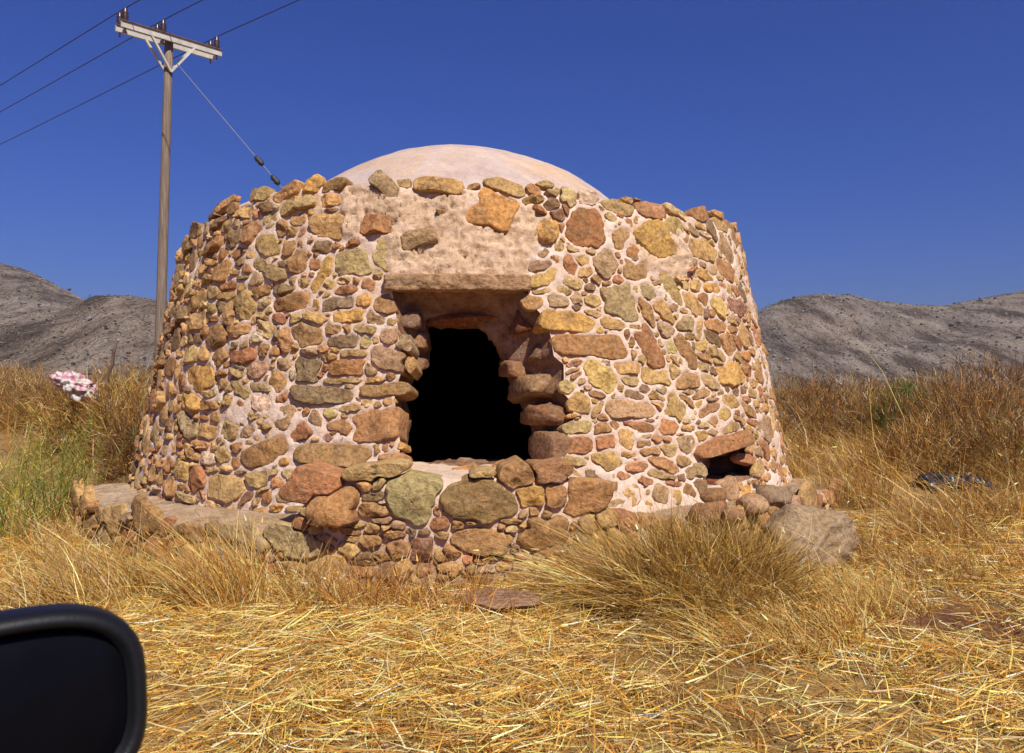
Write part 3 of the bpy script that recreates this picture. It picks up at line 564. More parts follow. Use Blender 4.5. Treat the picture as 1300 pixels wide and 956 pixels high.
def stone_geo(st):
    n = SEG_B if st.big else SEG_S
    ph = np.linspace(0, 2*np.pi, n, endpoint=False); r = rad(st, ph)
    k = rng.uniform(0, .30) if st.kind == 'wall' else rng.uniform(.05, .4)      # 0 = squared block, 1 = rounded cobble
    rho = [1.03, 1.0, .965, .92, .84, .70, .52, .32, .15] if st.big else [1.03, 1.0, .93, .80, .5]
    prof = [(f, -st.emb if i == 0 else st.t*((1-k)*min(1, (1-f)/.075)**.7+k*math.sqrt(max(0, 1-f**2.2)))) for i, f in enumerate(rho)]
    tilt = rng.normal(0, .10, 2); off = rng.uniform(0, 50, 3); A, Sv, H = [], [], []
    for f, h in prof:
        A.append(st.c[0]+f*r*np.cos(ph)); Sv.append(st.c[1]+f*r*np.sin(ph)); H.append(np.full(n, h))
    A = np.append(np.concatenate(A), st.c[0]); Sv = np.append(np.concatenate(Sv), st.c[1]); H = np.append(np.concatenate(H), prof[-1][1])
    q3 = np.stack([A, Sv, 0*A], -1); lift = np.arange(len(H)) >= n
    X, Y = (A-st.c[0])/st.R, (Sv-st.c[1])/st.R
    cut = np.ones(len(H))
    for _ in range(5 if st.big else 3):                                     # broken faces
        a_, o_, sl_ = rng.uniform(0, 6.28), rng.uniform(-.2, .6), rng.uniform(.5, 2.2)
        cut = np.minimum(cut, 1-.75*sl_*np.maximum(0, X*math.cos(a_)+Y*math.sin(a_)-o_))
    H = np.where(lift, np.minimum(H, st.t*np.maximum(cut, .30)), H)
    nz = (fbm(q3*(1.4/max(st.R, .03))+off, 3, 60)-.5)*min(st.t, .03)*.9+(np.abs(fbm(q3*22+off, 3, 61)-.5)-.12)*min(.045, .8*st.t+.006)+(fbm(q3*70+off, 2, 62)-.5)*.008
    H = np.where(lift, H+nz*np.clip(H/st.t*2, 0, 1)+(tilt[0]*(A-st.c[0])+tilt[1]*(Sv-st.c[1]))*np.clip(H/st.t, 0, 1), H)
    H = np.where(lift & (np.arange(len(H)) >= 2*n), np.maximum(H, .2*st.t), H)
    ra = RA if st.kind == 'wall' else 3.44
    V = surf(A/ra, Sv, H, st.kind); m = len(prof)
    i = np.arange(m-1)[:, None]*n; j = np.arange(n)[None]; j2 = (j+1) % n
    q = np.stack([i+j, i+j2, i+n+j2, i+n+j], -1).reshape(-1, 4)
    k = (m-1)*n; tri = np.stack([k+np.arange(n), k+(np.arange(n)+1) % n, np.full(n, m*n)], -1)
    return V, q, tri
def emit(stones, parent, origin, limit, pname, stuffname, wallkind):
    order = sorted(range(len(stones)), key=lambda k: -stones[k].area); own = set([k for k in order if stones[k].area > 0][:limit])
    bV, bQ, bT, bC = [], [], [], []; off = 0
    for k, st in enumerate(stones):
        V, q, t = stone_geo(st)
        if k in own:
            c = V.mean(0); o = new_obj(pname, mesh_np(pname, V-c, [q, t], np.tile(st.col, (len(V), 1))), M_STONE, parent); o.location = c-np.asarray(origin)
        else:
            bV.append(V); bQ.append(q+off); bT.append(t+off); bC.append(np.tile(st.col, (len(V), 1))); off += len(V)
    if bV:
        o = new_obj(stuffname, mesh_np(stuffname, local(np.concatenate(bV), origin), [np.concatenate(bQ), np.concatenate(bT)], np.concatenate(bC)), M_STONE, parent); o['kind'] = 'stuff'
def build_wall_stones():
    st = place(parse(TILES), 'wall'); fit(st, .008); 
    def dom(P):
        th = P[:, 0]/RA; top = rim_z(th)-.05
        ok = (P[:, 1] < top) & (P[:, 1] > .22)
        for pl, m in ((C_DOOR, .015), (C_PIT, .02), (C_R1, .02), (C_R2, .02), (C_LINTEL, .01)): ok &= poly_dist(pl, P) > m
        return ok
    front = lambda n: np.stack([rng.uniform(-1.45*RA, 1.45*RA, n), rng.uniform(.22, 2.6, n)], -1)
    back = lambda n: np.stack([np.where(rng.random(n) < .5, 1, -1)*rng.uniform(1.3*RA, math.pi*RA-.05, n), rng.uniform(.22, 2.5, n)], -1)
    fillers(st, 'wall', dom, back, [(.08, .16), (.05, .10)], 1500, 'oobbgltdOB', .03)
    fillers(st, 'wall', dom, front, [(.045, .09), (.032, .06), (.023, .045), (.016, .03), (.013, .025)], 7000, 'oooobbgglttdOBSry', .013)
    grow(st, 1.06, 1.14); fit(st, .020)
    # coping pebbles along the rim
    emit(st, hut, (HC[0], HC[1], ZB), 300, 'stone', 'small_stones', 'wall')
    return st
WALL_STONES = build_wall_stones()
wall_core()

# lintel, jamb blocks
def facet(V, seed):
    r = np.random.default_rng(1000+seed)
    for _ in range(9):
        n_ = r.normal(0, 1, 3); n_ /= np.linalg.norm(n_); d_ = r.uniform(.62, .94)*np.abs(n_).max()**-.25; V = V-n_*np.maximum(0, V@n_-d_)[:, None]*.92
    return V
def boulder(name, c, size, rot, col, parent, origin, n=3.0, rough=.10, seed=0, mat=None, sub=3):
    import bmesh
    bm = bmesh.new(); bmesh.ops.create_icosphere(bm, subdivisions=sub, radius=1); V = np.array([v.co for v in bm.verts]); T = np.array([[v.index for v in f.verts] for f in bm.faces]); bm.free()
    r = (np.abs(V)**n).sum(1)**(-1/n); V = V*r[:, None]; half = np.asarray(size)/2.0; V = facet(V, seed) if seed >= 0 else V; Wd = V*half
    N = V/np.linalg.norm(V, axis=1)[:, None]; ms = min(size)
    Wd = Wd+N*((fbm(Wd*(1.6/ms)+seed*7.7, 4, 70)-.5)*rough*2*ms+(fbm(Wd*30+seed, 3, 71)-.5)*min(.03, .12*ms))[:, None]
    m = mesh_np(name, Wd, [T], np.tile(col, (len(V), 1))); o = new_obj(name, m, mat or M_STONE, parent)
    o.location = np.asarray(c)-np.asarray(origin); o.rotation_euler = rot; return o
HO = (HC[0], HC[1], ZB)
def on_wall(px, py, h): t, z, d = cast_in(px, py); return surf(np.array(t), np.array(z), np.array(h)), t
c, t = on_wall(581, 353, -.15); boulder('lintel', c, (.98, .40, .115), (0, 0, t), srgb((190, 148, 110))*.85, hut, HO, 12, .17, -3, sub=6)
for px, py, h, sx, sy, sz, rz, cc, sd_ in [(688, 483, -.20, .34, .46, .24, .0, (166, 126, 86), 1), (706, 522, -.20, .38, .46, .19, .05, (146, 100, 66), 2), (706, 566, -.24, .26, .5, .27, 0, (166, 122, 88), 3), (668, 455, -.34, .20, .3, .16, .1, (170, 120, 84), 4),
                                      (690, 440, -.26, .16, .3, .16, 0, (150, 110, 80), 5), (516, 420, -.30, .16, .3, .16, 0, (160, 116, 84), 6), (518, 450, -.32, .12, .3, .12, 0, (150, 110, 84), 7), (592, 384, -.36, .66, .3, .15, 0, (150, 88, 50), 8), (515, 395, -.2, .14, .3, .14, 0, (146, 110, 84), 9), (668, 395, -.24, .2, .3, .2, 0, (140, 84, 56), 10)]:
    c, t = on_wall(px, py, h); boulder('jamb_stone', c, (sx, sy, sz), (0, 0, t+rz), srgb(cc)*.8, hut, HO, 7, .08, sd_)
c, t = on_wall(930, 607, -.2); boulder('recess_stone', c, (.30, .26, .09), (0, .05, t), srgb((140, 78, 48))*.8, hut, HO, 3, .15, 22)

# ------------------------------------------------------------------ ledge and door platform
LO = (HC[0], HC[1]-3.2, 0.0)
plat = empty('stone_platform', LO); tag(plat, 'low stone ledge and doorstep platform of boulders around the foot of the round hut', 'platform')
def ledge_core(name, t0, t1, ztop, rout, rin, mat, seed, amp):
    th = np.linspace(t0, t1, int((t1-t0)*3.4/.03)); rows = [(rout, -.25), (rout, 0)]+[(rout, ztop*f) for f in (.2, .4, .6, .8, .93)]+[(rout-.03, ztop)]+[(rout+(rin-rout)*f, ztop+.02*f) for f in (.2, .4, .6, .8, 1)]
    n = len(th); V = []
    for r, z in rows: V.append(np.stack([HC[0]+r*np.sin(th), HC[1]-r*np.cos(th), 0*th+z], -1))
    V = np.concatenate(V); cen = np.array([HC[0], HC[1], 0]); N = V-cen; N[:, 2] = 0; N /= np.linalg.norm(N, axis=1)[:, None]
    hh = (fbm(V*4, 3, seed)-.5)*amp+(fbm(V*20, 3, seed+1)-.5)*.05; zz = (fbm(V*5+9, 3, seed+2)-.5)*.06+(fbm(V*22, 3, seed+3)-.5)*.03
    V = V+N*hh[:, None]; V[:, 2] += zz*(V[:, 2] > .1)
    m = len(rows); i = np.arange(m-1)[:, None]*n; j = np.arange(n-1)[None]
    q = np.stack([i+j, i+j+1, i+n+j+1, i+n+j], -1).reshape(-1, 4); fs = [q]
    V = np.concatenate([V, [[HC[0]+rin*math.sin(t), HC[1]-rin*math.cos(t), -.25] for t in (t0, t1)]])
    for k, side in ((0, m*n), (n-1, m*n+1)):
        col = np.arange(m)*n+k; fs.append(np.stack([col[:-1], col[1:], np.full(m-1, side)], -1))
    new_obj(name, mesh_np(name, local(V, LO), fs, attrs={'rough': np.full(len(V), .4)}), mat, plat)
ledge_core('ledge', R_(-64), R_(70), .30, 3.43, 2.9, M_LEDGE, 80, .07)
ledge_core('doorstep', R_(-13), R_(15), .60, 3.43, 2.75, M_MORTAR, 90, .04)
def build_ledge():
    sp = parse(LEDGE_TILES)
    for it in LEDGE_PX.replace('\n', ';').split(';'):
        a = it.split(); sp.append((*map(float, a[:5]), a[5]))
    st = place(sp, 'ledge'); fit(st, .008)
    def dom(P):
        th = P[:, 0]/3.44; top = np.where((th > R_(-13)) & (th < R_(15)), .58, .27); return (P[:, 1] < top) & (P[:, 1] > -.08)
    smp = lambda n: np.stack([rng.uniform(R_(-62)*3.44, R_(68)*3.44, n), rng.uniform(-.08, .6, n)], -1)
    fillers(st, 'ledge', dom, smp, [(.045, .08), (.028, .05), (.018, .03)], 3500, 'oobbglrtdB', .03)
    grow(st, 1.08, 1.25); fit(st, .009); emit(st, plat, LO, 280, 'stone', 'small_stones', 'ledge')
build_ledge()

# ------------------------------------------------------------------ utility pole, wires
POLE_Y = 19.0
def tube(pts, r, n=8, caps=True):
    pts = np.asarray(pts, float); r = np.broadcast_to(np.asarray(r, float), (len(pts),)); V = []
    for k in range(len(pts)):
        d = pts[min(k+1, len(pts)-1)]-pts[max(k-1, 0)]; d /= np.linalg.norm(d); u = np.cross(d, [0, 0, 1] if abs(d[2]) < .9 else [1, 0, 0]); u /= np.linalg.norm(u); v = np.cross(d, u)
        a = np.linspace(0, 2*np.pi, n, endpoint=False); V.append(pts[k]+r[k]*(np.cos(a)[:, None]*u+np.sin(a)[:, None]*v))
    V = np.concatenate(V); m = len(pts); i = np.arange(m-1)[:, None]*n; j = np.arange(n)[None]; j2 = (j+1) % n
    fs = [np.stack([i+j, i+j2, i+n+j2, i+n+j], -1).reshape(-1, 4)]
    if caps:
        V = np.concatenate([V, [pts[0], pts[-1]]]); a = np.arange(n)
        fs += [np.stack([(a+1) % n, a, np.full(n, m*n)], -1), np.stack([(m-1)*n+a, (m-1)*n+(a+1) % n, np.full(n, m*n+1)], -1)]
    return V, fs
def box_between(p, q, w, h):
    p, q = np.asarray(p, float), np.asarray(q, float); d = (q-p)/np.linalg.norm(q-p); s = np.cross(d, [0, 0, 1]); s /= np.linalg.norm(s); u = np.cross(s, d)
    V = []
    for e in (p, q):
        for a, b in ((-1, -1), (1, -1), (1, 1), (-1, 1)): V.append(e+s*a*w/2+u*b*h/2)
    return np.array(V), [np.array([[0, 1, 5, 4], [1, 2, 6, 5], [2, 3, 7, 6], [3, 0, 4, 7], [3, 2, 1, 0], [4, 5, 6, 7]])]
def joinp(lst):
    V, Q, off = [], {}, 0
    for v, fs in lst:
        V.append(v)
        for f in fs: Q.setdefault(f.shape[1], []).append(f+off)
        off += len(v)
    return np.concatenate(V), [np.concatenate(x) for x in Q.values()]
pb = at_depth(200.5, 500, POLE_Y); pt = at_depth(214.5, 53, POLE_Y); pb[2] = ground_z(np.array([pb[0]]), np.array([pb[1]]))[0]-.1
pole = empty('utility_pole', pb); tag(pole, 'tall weathered wooden utility pole with pale crossarm behind the hut', 'pole')
def part(name, geo, mat, parent, origin, smooth_=True):
    V, fs = geo; return new_obj(name, mesh_np(name, np.asarray(V)-np.asarray(origin), fs, smooth_=smooth_), mat, parent)
f8 = np.linspace(0, 1, 9)[:, None]
part('shaft', tube(pb*(1-f8)+pt*f8, np.linspace(.128, .098, 9), 14), M_WOOD, pole, pb)
M_STEEL = m_simple('pale_galvanised_steel', (.50, .47, .42), .55, .0, .2, 6, .1)
M_RUST = m_simple('rusty_steel', (.13, .075, .045), .8, 0, .35, 9, .2)
M_PORC = m_simple('brown_porcelain', (.055, .026, .018), .3, 0, .2, 8, 0)
M_WIRE = m_simple('dark_cable', (.03, .03, .035), .6, 0, .1, 5, 0)
M_GUY = m_simple('galvanised_strand', (.24, .23, .22), .5, .3, .2, 30, 0)
al = at_depth(150, 33, 18.15); ar = at_depth(277, 70, 19.84); za = (al[2]+ar[2])/2; al[2] = ar[2] = za
ax = (ar-al)/np.linalg.norm(ar-al); wd = np.cross(ax, [0, 0, 1]); wd /= np.linalg.norm(wd)
for s in (-1, 1):
    o_ = wd*s*.17
    part('crossarm', box_between(al+o_, ar+o_, .055, .15), M_STEEL, pole, pb, False)
    part('crossarm_flange', box_between(al+o_+np.array([0, 0, .078]), ar+o_+np.array([0, 0, .078]), .12, .02), M_RUST, pole, pb, False)
mid = (al+ar)/2; pm = pt+np.array([0, 0, -.75])
for f in (-.34, .34):
    for s in (-1, 1):
        e = mid+ax*f*2.38*.62+wd*s*.17; e[2] = za-.07; part('brace', box_between(e, pm+wd*s*.12, .05, .05), M_STEEL, pole, pb, False)
def insulator(p):
    prof = [(.02, -.28), (.02, -.05), (.045, -.02), (.075, .02), (.05, .05), (.08, .09), (.05, .12), (.078, .16), (.045, .20), (.055, .25), (.03, .29), (.005, .30)]
    a = np.linspace(0, 2*np.pi, 12, endpoint=False); V = np.concatenate([np.stack([p[0]+r*np.cos(a), p[1]+r*np.sin(a), 0*a+p[2]+z], -1) for r, z in prof]); m = len(prof)
    i = np.arange(m-1)[:, None]*12; j = np.arange(12)[None]; j2 = (j+1) % 12
    return V, [np.stack([i+j, i+j2, i+12+j2, i+12+j], -1).reshape(-1, 4)]
WD = np.array([-1.273, 1.0, 0]); WD /= np.linalg.norm(WD); heads = []
for f in (.04, .40, .95):
    for s in (-1, 1):
        p = al+(ar-al)*f+wd*s*.17; p[2] = za+.10; part('insulator', insulator(p), M_PORC, pole, pb)
    p = al+(ar-al)*f; p[2] = za+.40; heads.append(p)
for k, (p, lab) in enumerate(zip(heads, ('outer power line wire tied to the higher end of the crossarm', 'middle power line wire crossing the pole beside its top', 'outer power line wire tied to the lower end of the crossarm'))):
    u = np.linspace(-34, 62, 70); pts = p[None]+WD[None]*u[:, None]; pts[:, 2] += np.where(u > 0, -.06*u+.00095*u*u, .055*u+.0011*u*u)*.30
    o = new_obj('power_wire', mesh_np('power_wire', *tube(pts, .011, 6)), M_WIRE); tag(o, lab, 'wire', 'overhead wires')
g0 = at_depth(224, 80, POLE_Y-.1); g1 = np.array([-.87, 17.0, .45]); L = g1-g0
guy = empty('guy_wire', g1); tag(guy, 'pale slanting guy wire with two black strain insulators above the hut wall', 'wire')
gp = g0[None]+L[None]*np.linspace(0, 1, 40)[:, None]; part('strand', tube(gp, .009, 6), M_GUY, guy, g1)
for px in (329, 349.5):
    y = None
    for s in np.linspace(0, 1, 2000):
        q = g0+L*s
        if CX0+q[0]/q[1]*F >= px: break
    d = L/np.linalg.norm(L); ff = np.linspace(-.15, .15, 7); part('strain_insulator', tube(q[None]+d[None]*ff[:, None], [.03, .06, .07, .055, .07, .06, .03], 10), M_WIRE, guy, g1)

# ------------------------------------------------------------------ blades of grass and straw
def ribbons(P, D, L, Wd, bend, col, nseg=3, roll=None):
    """N bent, tapering blades: root P, direction D, length L, width Wd, bend vector, colour"""
    N = len(P); D = D/np.linalg.norm(D, axis=1)[:, None]; t = np.linspace(0, 1, nseg+1)
    side = np.cross(D, np.array([0, 0, 1.0])); ln = np.linalg.norm(side, axis=1); side = np.where(ln[:, None] < .05, [[1, 0, 0]], side/np.maximum(ln, .05)[:, None])
    up = np.cross(side, D); a = rng.uniform(0, math.pi, N) if roll is None else roll
    side = side*np.cos(a)[:, None]+up*np.sin(a)[:, None]
    V = np.zeros((N, 2*nseg+1, 3)); 
    for k in range(nseg+1):
        c = P+L[:, None]*(t[k]*D+t[k]**2*bend); w = Wd*(1-.85*t[k]**1.5)
        if k < nseg: V[:, 2*k] = c-side*w[:, None]/2; V[:, 2*k+1] = c+side*w[:, None]/2
        else: V[:, 2*k] = c
    b = (np.arange(N)*(2*nseg+1))[:, None]
    q = np.concatenate([b+np.array([[2*k, 2*k+1, 2*k+3, 2*k+2]]) for k in range(nseg-1)]) if nseg > 1 else np.zeros((0, 4), int)
    tr = b+np.array([[2*nseg-2, 2*nseg-1, 2*nseg]])
    return V.reshape(-1, 3), q, tr, np.repeat(col, 2*nseg+1, 0)
def emit_blades(name, parts, **tg):
    V, Q, T, C = [], [], [], []; off = 0
    for v, q, t, c in parts:
        V.append(v); Q.append(q+off); T.append(t+off); C.append(c); off += len(v)
    o = new_obj(name, mesh_np(name, np.concatenate(V), [np.concatenate(Q), np.concatenate(T)], np.concatenate(C), False), M_BLADE); tag(o, **tg); return o
STRAW = [(226, 178, 84), (238, 200, 116), (206, 150, 60), (188, 128, 48), (246, 222, 158), (160, 104, 40)]
DRY = [(208, 164, 78), (190, 142, 62), (222, 184, 104), (160, 116, 54), (136, 94, 44), (234, 202, 130)]
BROWN = [(140, 98, 46), (162, 114, 54), (116, 80, 42), (100, 72, 42), (178, 132, 64), (94, 76, 46)]
GREEN = [(142, 142, 56), (116, 126, 46), (166, 156, 66), (96, 110, 42)]
def cols(pal, n, wt=None, var=.34, k=1.0):
    a = srgb(np.array(pal))*k; c = a[rng.choice(len(pal), n, p=None if wt is None else np.array(wt)/sum(wt))]; return np.clip(c*np.exp(rng.normal(0, var, (n, 1))), .005, .9)
def hut_free(x, y, m=0.0): return np.hypot(x-HC[0], y-HC[1]) > 3.40+m
def gpts(x, y, dz=0): return np.stack([x, y, ground_z(x, y)+dz], -1)
def sample_area(n, x0, x1, y0, y1, dens=None):
    x = rng.uniform(x0, x1, n); y = rng.uniform(y0, y1, n)
    k = hut_free(x, y, .02)
    if dens is not None: k &= rng.random(n) < dens(x, y)
    return x[k], y[k]
def soil_mask(x, y): return np.exp(-(((x-2.05)/.5)**2+((y-3.95)/.32)**2))+.8*np.exp(-(((x-2.6)/.5)**2+((y-3.45)/.28)**2))
def straw_litter():
    parts = []
    x, y = sample_area(105000, -4.2, 4.6, 2.2, 6.0, lambda x, y: (.30+.70*smooth(.36, .56, fbm(np.stack([x*1.7, y*1.7, 0*x+2], -1), 4, 36)))*(1-.85*np.clip(soil_mask(x, y), 0, 1))*np.where(y < 4.8, 1, .55)*(np.abs(x) < .75*y+.9)); n = len(x)
    a = fbm(np.stack([x*1.1, y*1.1, 0*x], -1), 3, 35)*14+rng.normal(0, .75, n)+np.where(rng.random(n) < .5, 0, np.pi); el = rng.normal(.05, .17, n)
    pile = fbm(np.stack([x*2.2, y*2.2, 0*x], -1), 3, 33)*.07
    D = np.stack([np.cos(a)*np.cos(el), np.sin(a)*np.cos(el), np.sin(el)], -1); L = rng.uniform(.05, .26, n)
    parts.append(ribbons(gpts(x, y)+np.stack([0*x, 0*x, rng.uniform(.0, 1, n)*pile+.004], -1), D, L, rng.uniform(.0022, .0065, n), rng.normal(0, .12, (n, 3))*[1, 1, .5], cols(STRAW, n, [4, 5, 3, 1.6, 3, 1.0], k=1.1), 2))
    emit_blades('straw_litter', parts, label='trampled golden straw lying over the ground in front of the hut', cat='straw', kind='stuff')
straw_litter()
def stand(n, x0, x1, y0, y1, h, lean, pal, wt=None, dens=None, hvar=.42, w=(.0028, .0075), spread=.35, nseg=3, droop=.25):
    x, y = sample_area(n, x0, x1, y0, y1, dens); n = len(x)
    D = np.stack([rng.normal(lean[0], spread, n), rng.normal(lean[1], spread, n), np.ones(n)], -1)
    L = h*np.exp(rng.normal(0, hvar, n)) if np.isscalar(h) else h(x, y)*np.exp(rng.normal(0, hvar, n))
    sc = np.maximum(1, y/7.0)
    b = np.stack([rng.normal(lean[0]*.6, .2, n), rng.normal(lean[1]*.6, .2, n), -np.abs(rng.normal(droop, droop*.6, n))], -1)
    pat = .55+.9*fbm(np.stack([x*.9, y*.9, 0*x+4], -1), 4, 77)[:, None]
    return ribbons(gpts(x, y, -.01), D, L, rng.uniform(*w, n)*sc, b, cols(pal, n, wt)*pat, nseg)
inview = lambda x, y: np.abs(x) < .72*y+.8
def near_grass():
    parts = []
    clump = lambda x, y, s, f: smooth(.42, .62, fbm(np.stack([x*f, y*f, 0*x], -1), 3, s))
    # short stubble among the straw
    parts.append(stand(26000, -4.5, 4.8, 2.3, 5.6, .09, (-.1, 0), STRAW, [3, 3, 3, 3, 1, 2], lambda x, y: inview(x, y)*(1-.9*np.clip(soil_mask(x, y), 0, 1))*(.25+.75*clump(x, y, 51, 1.4)), spread=.6))
    # taller grass left of the ledge
    parts.append(stand(17000, -7.5, -1.6, 3.6, 7.6, .22, (-.25, 0), DRY, [4, 4, 3, 2, 1, 2], lambda x, y: inview(x, y)*smooth(-1.5, -2.9, x+.25*(y-4))*(.35+.65*clump(x, y, 52, 1.1)), spread=.5))
    parts.append(stand(7000, -7, -2.9, 4.6, 8.5, .30, (.05, 0), GREEN+[(176, 160, 60)], None, lambda x, y: inview(x, y)*(.1+.9*clump(x, y, 57, .9)), spread=.4))
    # right side, from the rock back to the hut
    parts.append(stand(24000, 1.2, 8.5, 4.3, 9, lambda x, y: .16+.16*smooth(5, 8, y), (-.3, .05), DRY, [3, 4, 2, 4, 3, 1.5], lambda x, y: inview(x, y)*(.3+.7*clump(x, y, 53, 1.0)), spread=.6))
    emit_blades('dry_grass', parts, label='short dry yellow grass covering the near ground on both sides of the hut', cat='grass', kind='stuff')
near_grass()
def far_field():
    parts = []
    cl = lambda x, y, s, f: smooth(.38, .62, fbm(np.stack([x*f, y*f, 0*x], -1), 3, s))
    hR = lambda x, y: .13+.16*cl(x, y, 61, .8)
    parts.append(stand(46000, 2.0, 16, 6.6, 20, hR, (-.25, 0), DRY+BROWN, [2, 3, 1.5, 3, 3, 1, 3, 3, 2, 1, 2, 1], lambda x, y: inview(x, y)*np.clip(8/y, .25, 1), spread=.55))
    parts.append(stand(34000, -16, -2.2, 8.2, 20, lambda x, y: .18+.16*cl(x, y, 62, .6), (-.1, 0), DRY+BROWN, [3, 3, 3, 3, 2, 1, 2, 2, 1, 1, 2, 1], lambda x, y: inview(x, y)*np.clip(9/y, .25, 1)*(1-smooth(-4.2, -5, x)*smooth(13, 11.6, y)*.95), spread=.55))
    parts.append(stand(36000, -32, 32, 20, 40, .30, (-.1, 0), BROWN+DRY, None, lambda x, y: inview(x, y), spread=.6, w=(.004, .008), nseg=2))
    # single pale stalks standing above the rest
    parts.append(stand(1500, 1.6, 12, 5.2, 14, .42, (-.1, 0), STRAW, None, lambda x, y: inview(x, y), spread=.3, w=(.004, .008), droop=.12))
    parts.append(stand(700, -9, -2.4, 5.2, 12, .38, (-.05, 0), STRAW, None, lambda x, y: inview(x, y), spread=.3, w=(.004, .008), droop=.12))
    emit_blades('dry_field_grass', parts, label='tall brown and yellow dry grass of the field behind the hut', cat='grass', kind='stuff')
far_field()
def tuft(name, x, y, rad_, n, h, lean, pal, wt, label, cat='grass', group=None, spread=.3, w=(.002, .0055), droop=.3, heads=0, rx=1.0):
    r = rad_*np.sqrt(rng.random(n)); a = rng.uniform(0, 2*np.pi, n); xx = x+r*np.cos(a)*rx; yy = y+r*np.sin(a)
    D = np.stack([rng.normal(lean[0], spread, n)+(xx-x)*.5, rng.normal(lean[1], spread, n)+(yy-y)*.5, np.ones(n)], -1); L = np.minimum(h*np.exp(rng.normal(-.15, .42, n)), 1.45*h)
    b = np.stack([rng.normal(lean[0]*.7, .26, n), rng.normal(lean[1]*.7, .22, n), -np.abs(rng.normal(droop, .2, n))], -1)
    P = gpts(xx, yy, -.02); parts = [ribbons(P, D, L, rng.uniform(*w, n), b, cols(pal, n, wt), 4)]
    if heads:
        k = rng.choice(n, heads, replace=False); Dn = D[k]/np.linalg.norm(D[k], axis=1)[:, None]; tip = P[k]+L[k][:, None]*(Dn*.92+.92**2*b[k])
        dd = Dn+2*b[k]; parts.append(ribbons(tip, dd, rng.uniform(.03, .06, heads), rng.uniform(.006, .010, heads), 0*dd, cols(STRAW, heads), 2))
    return emit_blades(name, parts, label=label, cat=cat, group=group)
# big wind-swept mound in front of the right side of the hut
for x, y, r_, n, h, lab in [(.66, 4.28, .22, 2600, .42, 'windswept tall dry grass clump against the right end of the doorstep'), (1.00, 4.18, .34, 4200, .44, 'thick golden dry grass clump between the doorstep and the boulder'),
                       (1.42, 4.05, .36, 3200, .25, 'broad dry grass clump just in front of the pale boulder'), (1.85, 4.25, .30, 2000, .22, 'loose dry grass clump beside the red bare soil'), (1.2, 3.72, .34, 2600, .26, 'low matted dry grass clump at the foot of the tall ones')]:
    tuft('grass_clump', x, y, r_, n, h, (-.38, .05), DRY+STRAW, [3, 2, 3, 2, 1.5, 3, 3, 3, 2, 2, 2, 1], lab, group='dry grass clumps by the doorstep', spread=.48, heads=n//14, rx=1.3)
tuft('grass_clump', -1.48, 4.18, .20, 1500, .44, (-.30, .1), DRY+STRAW, [3, 3, 3, 2, 1, 2, 3, 2, 2, 2, 1, 1], 'slanting golden grass tuft in front of the low ledge', spread=.26, heads=100, droop=.16)
tuft('grass_clump', -2.25, 4.3, .34, 1500, .34, (-.35, 0), DRY, None, 'ragged dry grass tuft below the left end of the ledge', spread=.4)
tuft('grass_clump', -.72, 4.20, .24, 330, .30, (-.05, .05), [(190, 132, 58), (160, 104, 44), (206, 152, 76), (136, 84, 40)], None, 'reddish upright dry grass tuft below the orange doorstep block', spread=.32, droop=.15, heads=20)
tuft('grass_clump', -.30, 4.20, .24, 330, .28, (.02, .05), [(200, 146, 64), (172, 114, 48), (212, 160, 80), (140, 88, 40)], None, 'upright orange dry grass tuft in front of the maroon platform stone', spread=.32, droop=.15, heads=20)
for x, y, h in [(2.15, 5.2, .5), (2.5, 4.75, .42), (3.0, 5.6, .45), (2.75, 6.4, .55), (3.6, 6.0, .45), (4.3, 6.8, .5), (3.3, 7.3, .6), (2.45, 7.4, .75), (2.55, 8.3, .9)]:
    tuft('grass_clump', x, y, .30, 900, h*(.5 if y < 5.3 else .72), (-.2, 0), DRY+BROWN[:2], None, 'dry brown grass clump in the field right of the hut', group='grass clumps right of the hut', spread=.35, heads=60)

# low scrub bushes
def bush(name, x, y, rx, ry, h, n, pal, wt, label, group=None, cat='bush', tw=(.10, .22), w=(.004, .008)):
    u = rng.normal(0, 1, (n, 3)); u[:, 2] = np.abs(u[:, 2]); u /= np.linalg.norm(u, axis=1)[:, None]
    h = h*1.28; lump = .70+.6*fbm(u*2.8+x*3.1+y, 3, 90); f = rng.uniform(.45, 1, n)**.5*lump
    P = np.stack([x+u[:, 0]*rx*f, y+u[:, 1]*ry*f, 0*f], -1); P[:, 2] = ground_z(P[:, 0], P[:, 1])+u[:, 2]*h*f*.85
    D = u+rng.normal(0, .55, (n, 3)); D[:, 2] += .35
    parts = [ribbons(P, D, rng.uniform(*tw, n), rng.uniform(*w, n), rng.normal(0, .25, (n, 3)), cols(pal, n, wt, .28), 2)]
    m = 26; a = rng.uniform(0, 6.28, m); P0 = np.stack([x+.1*rx*np.cos(a), y+.1*ry*np.sin(a), 0*a+float(ground_z(np.array([x]), np.array([y]))[0])-.03], -1)
    D0 = np.stack([np.cos(a)*rx, np.sin(a)*ry, 0*a+h*rng.uniform(.5, 1, m)], -1); parts.append(ribbons(P0, D0, np.linalg.norm(D0, axis=1)*.85, np.full(m, .012), 0*D0, cols(BROWN, m), 3))
    return emit_blades(name, parts, label=label, cat=cat, group=group)
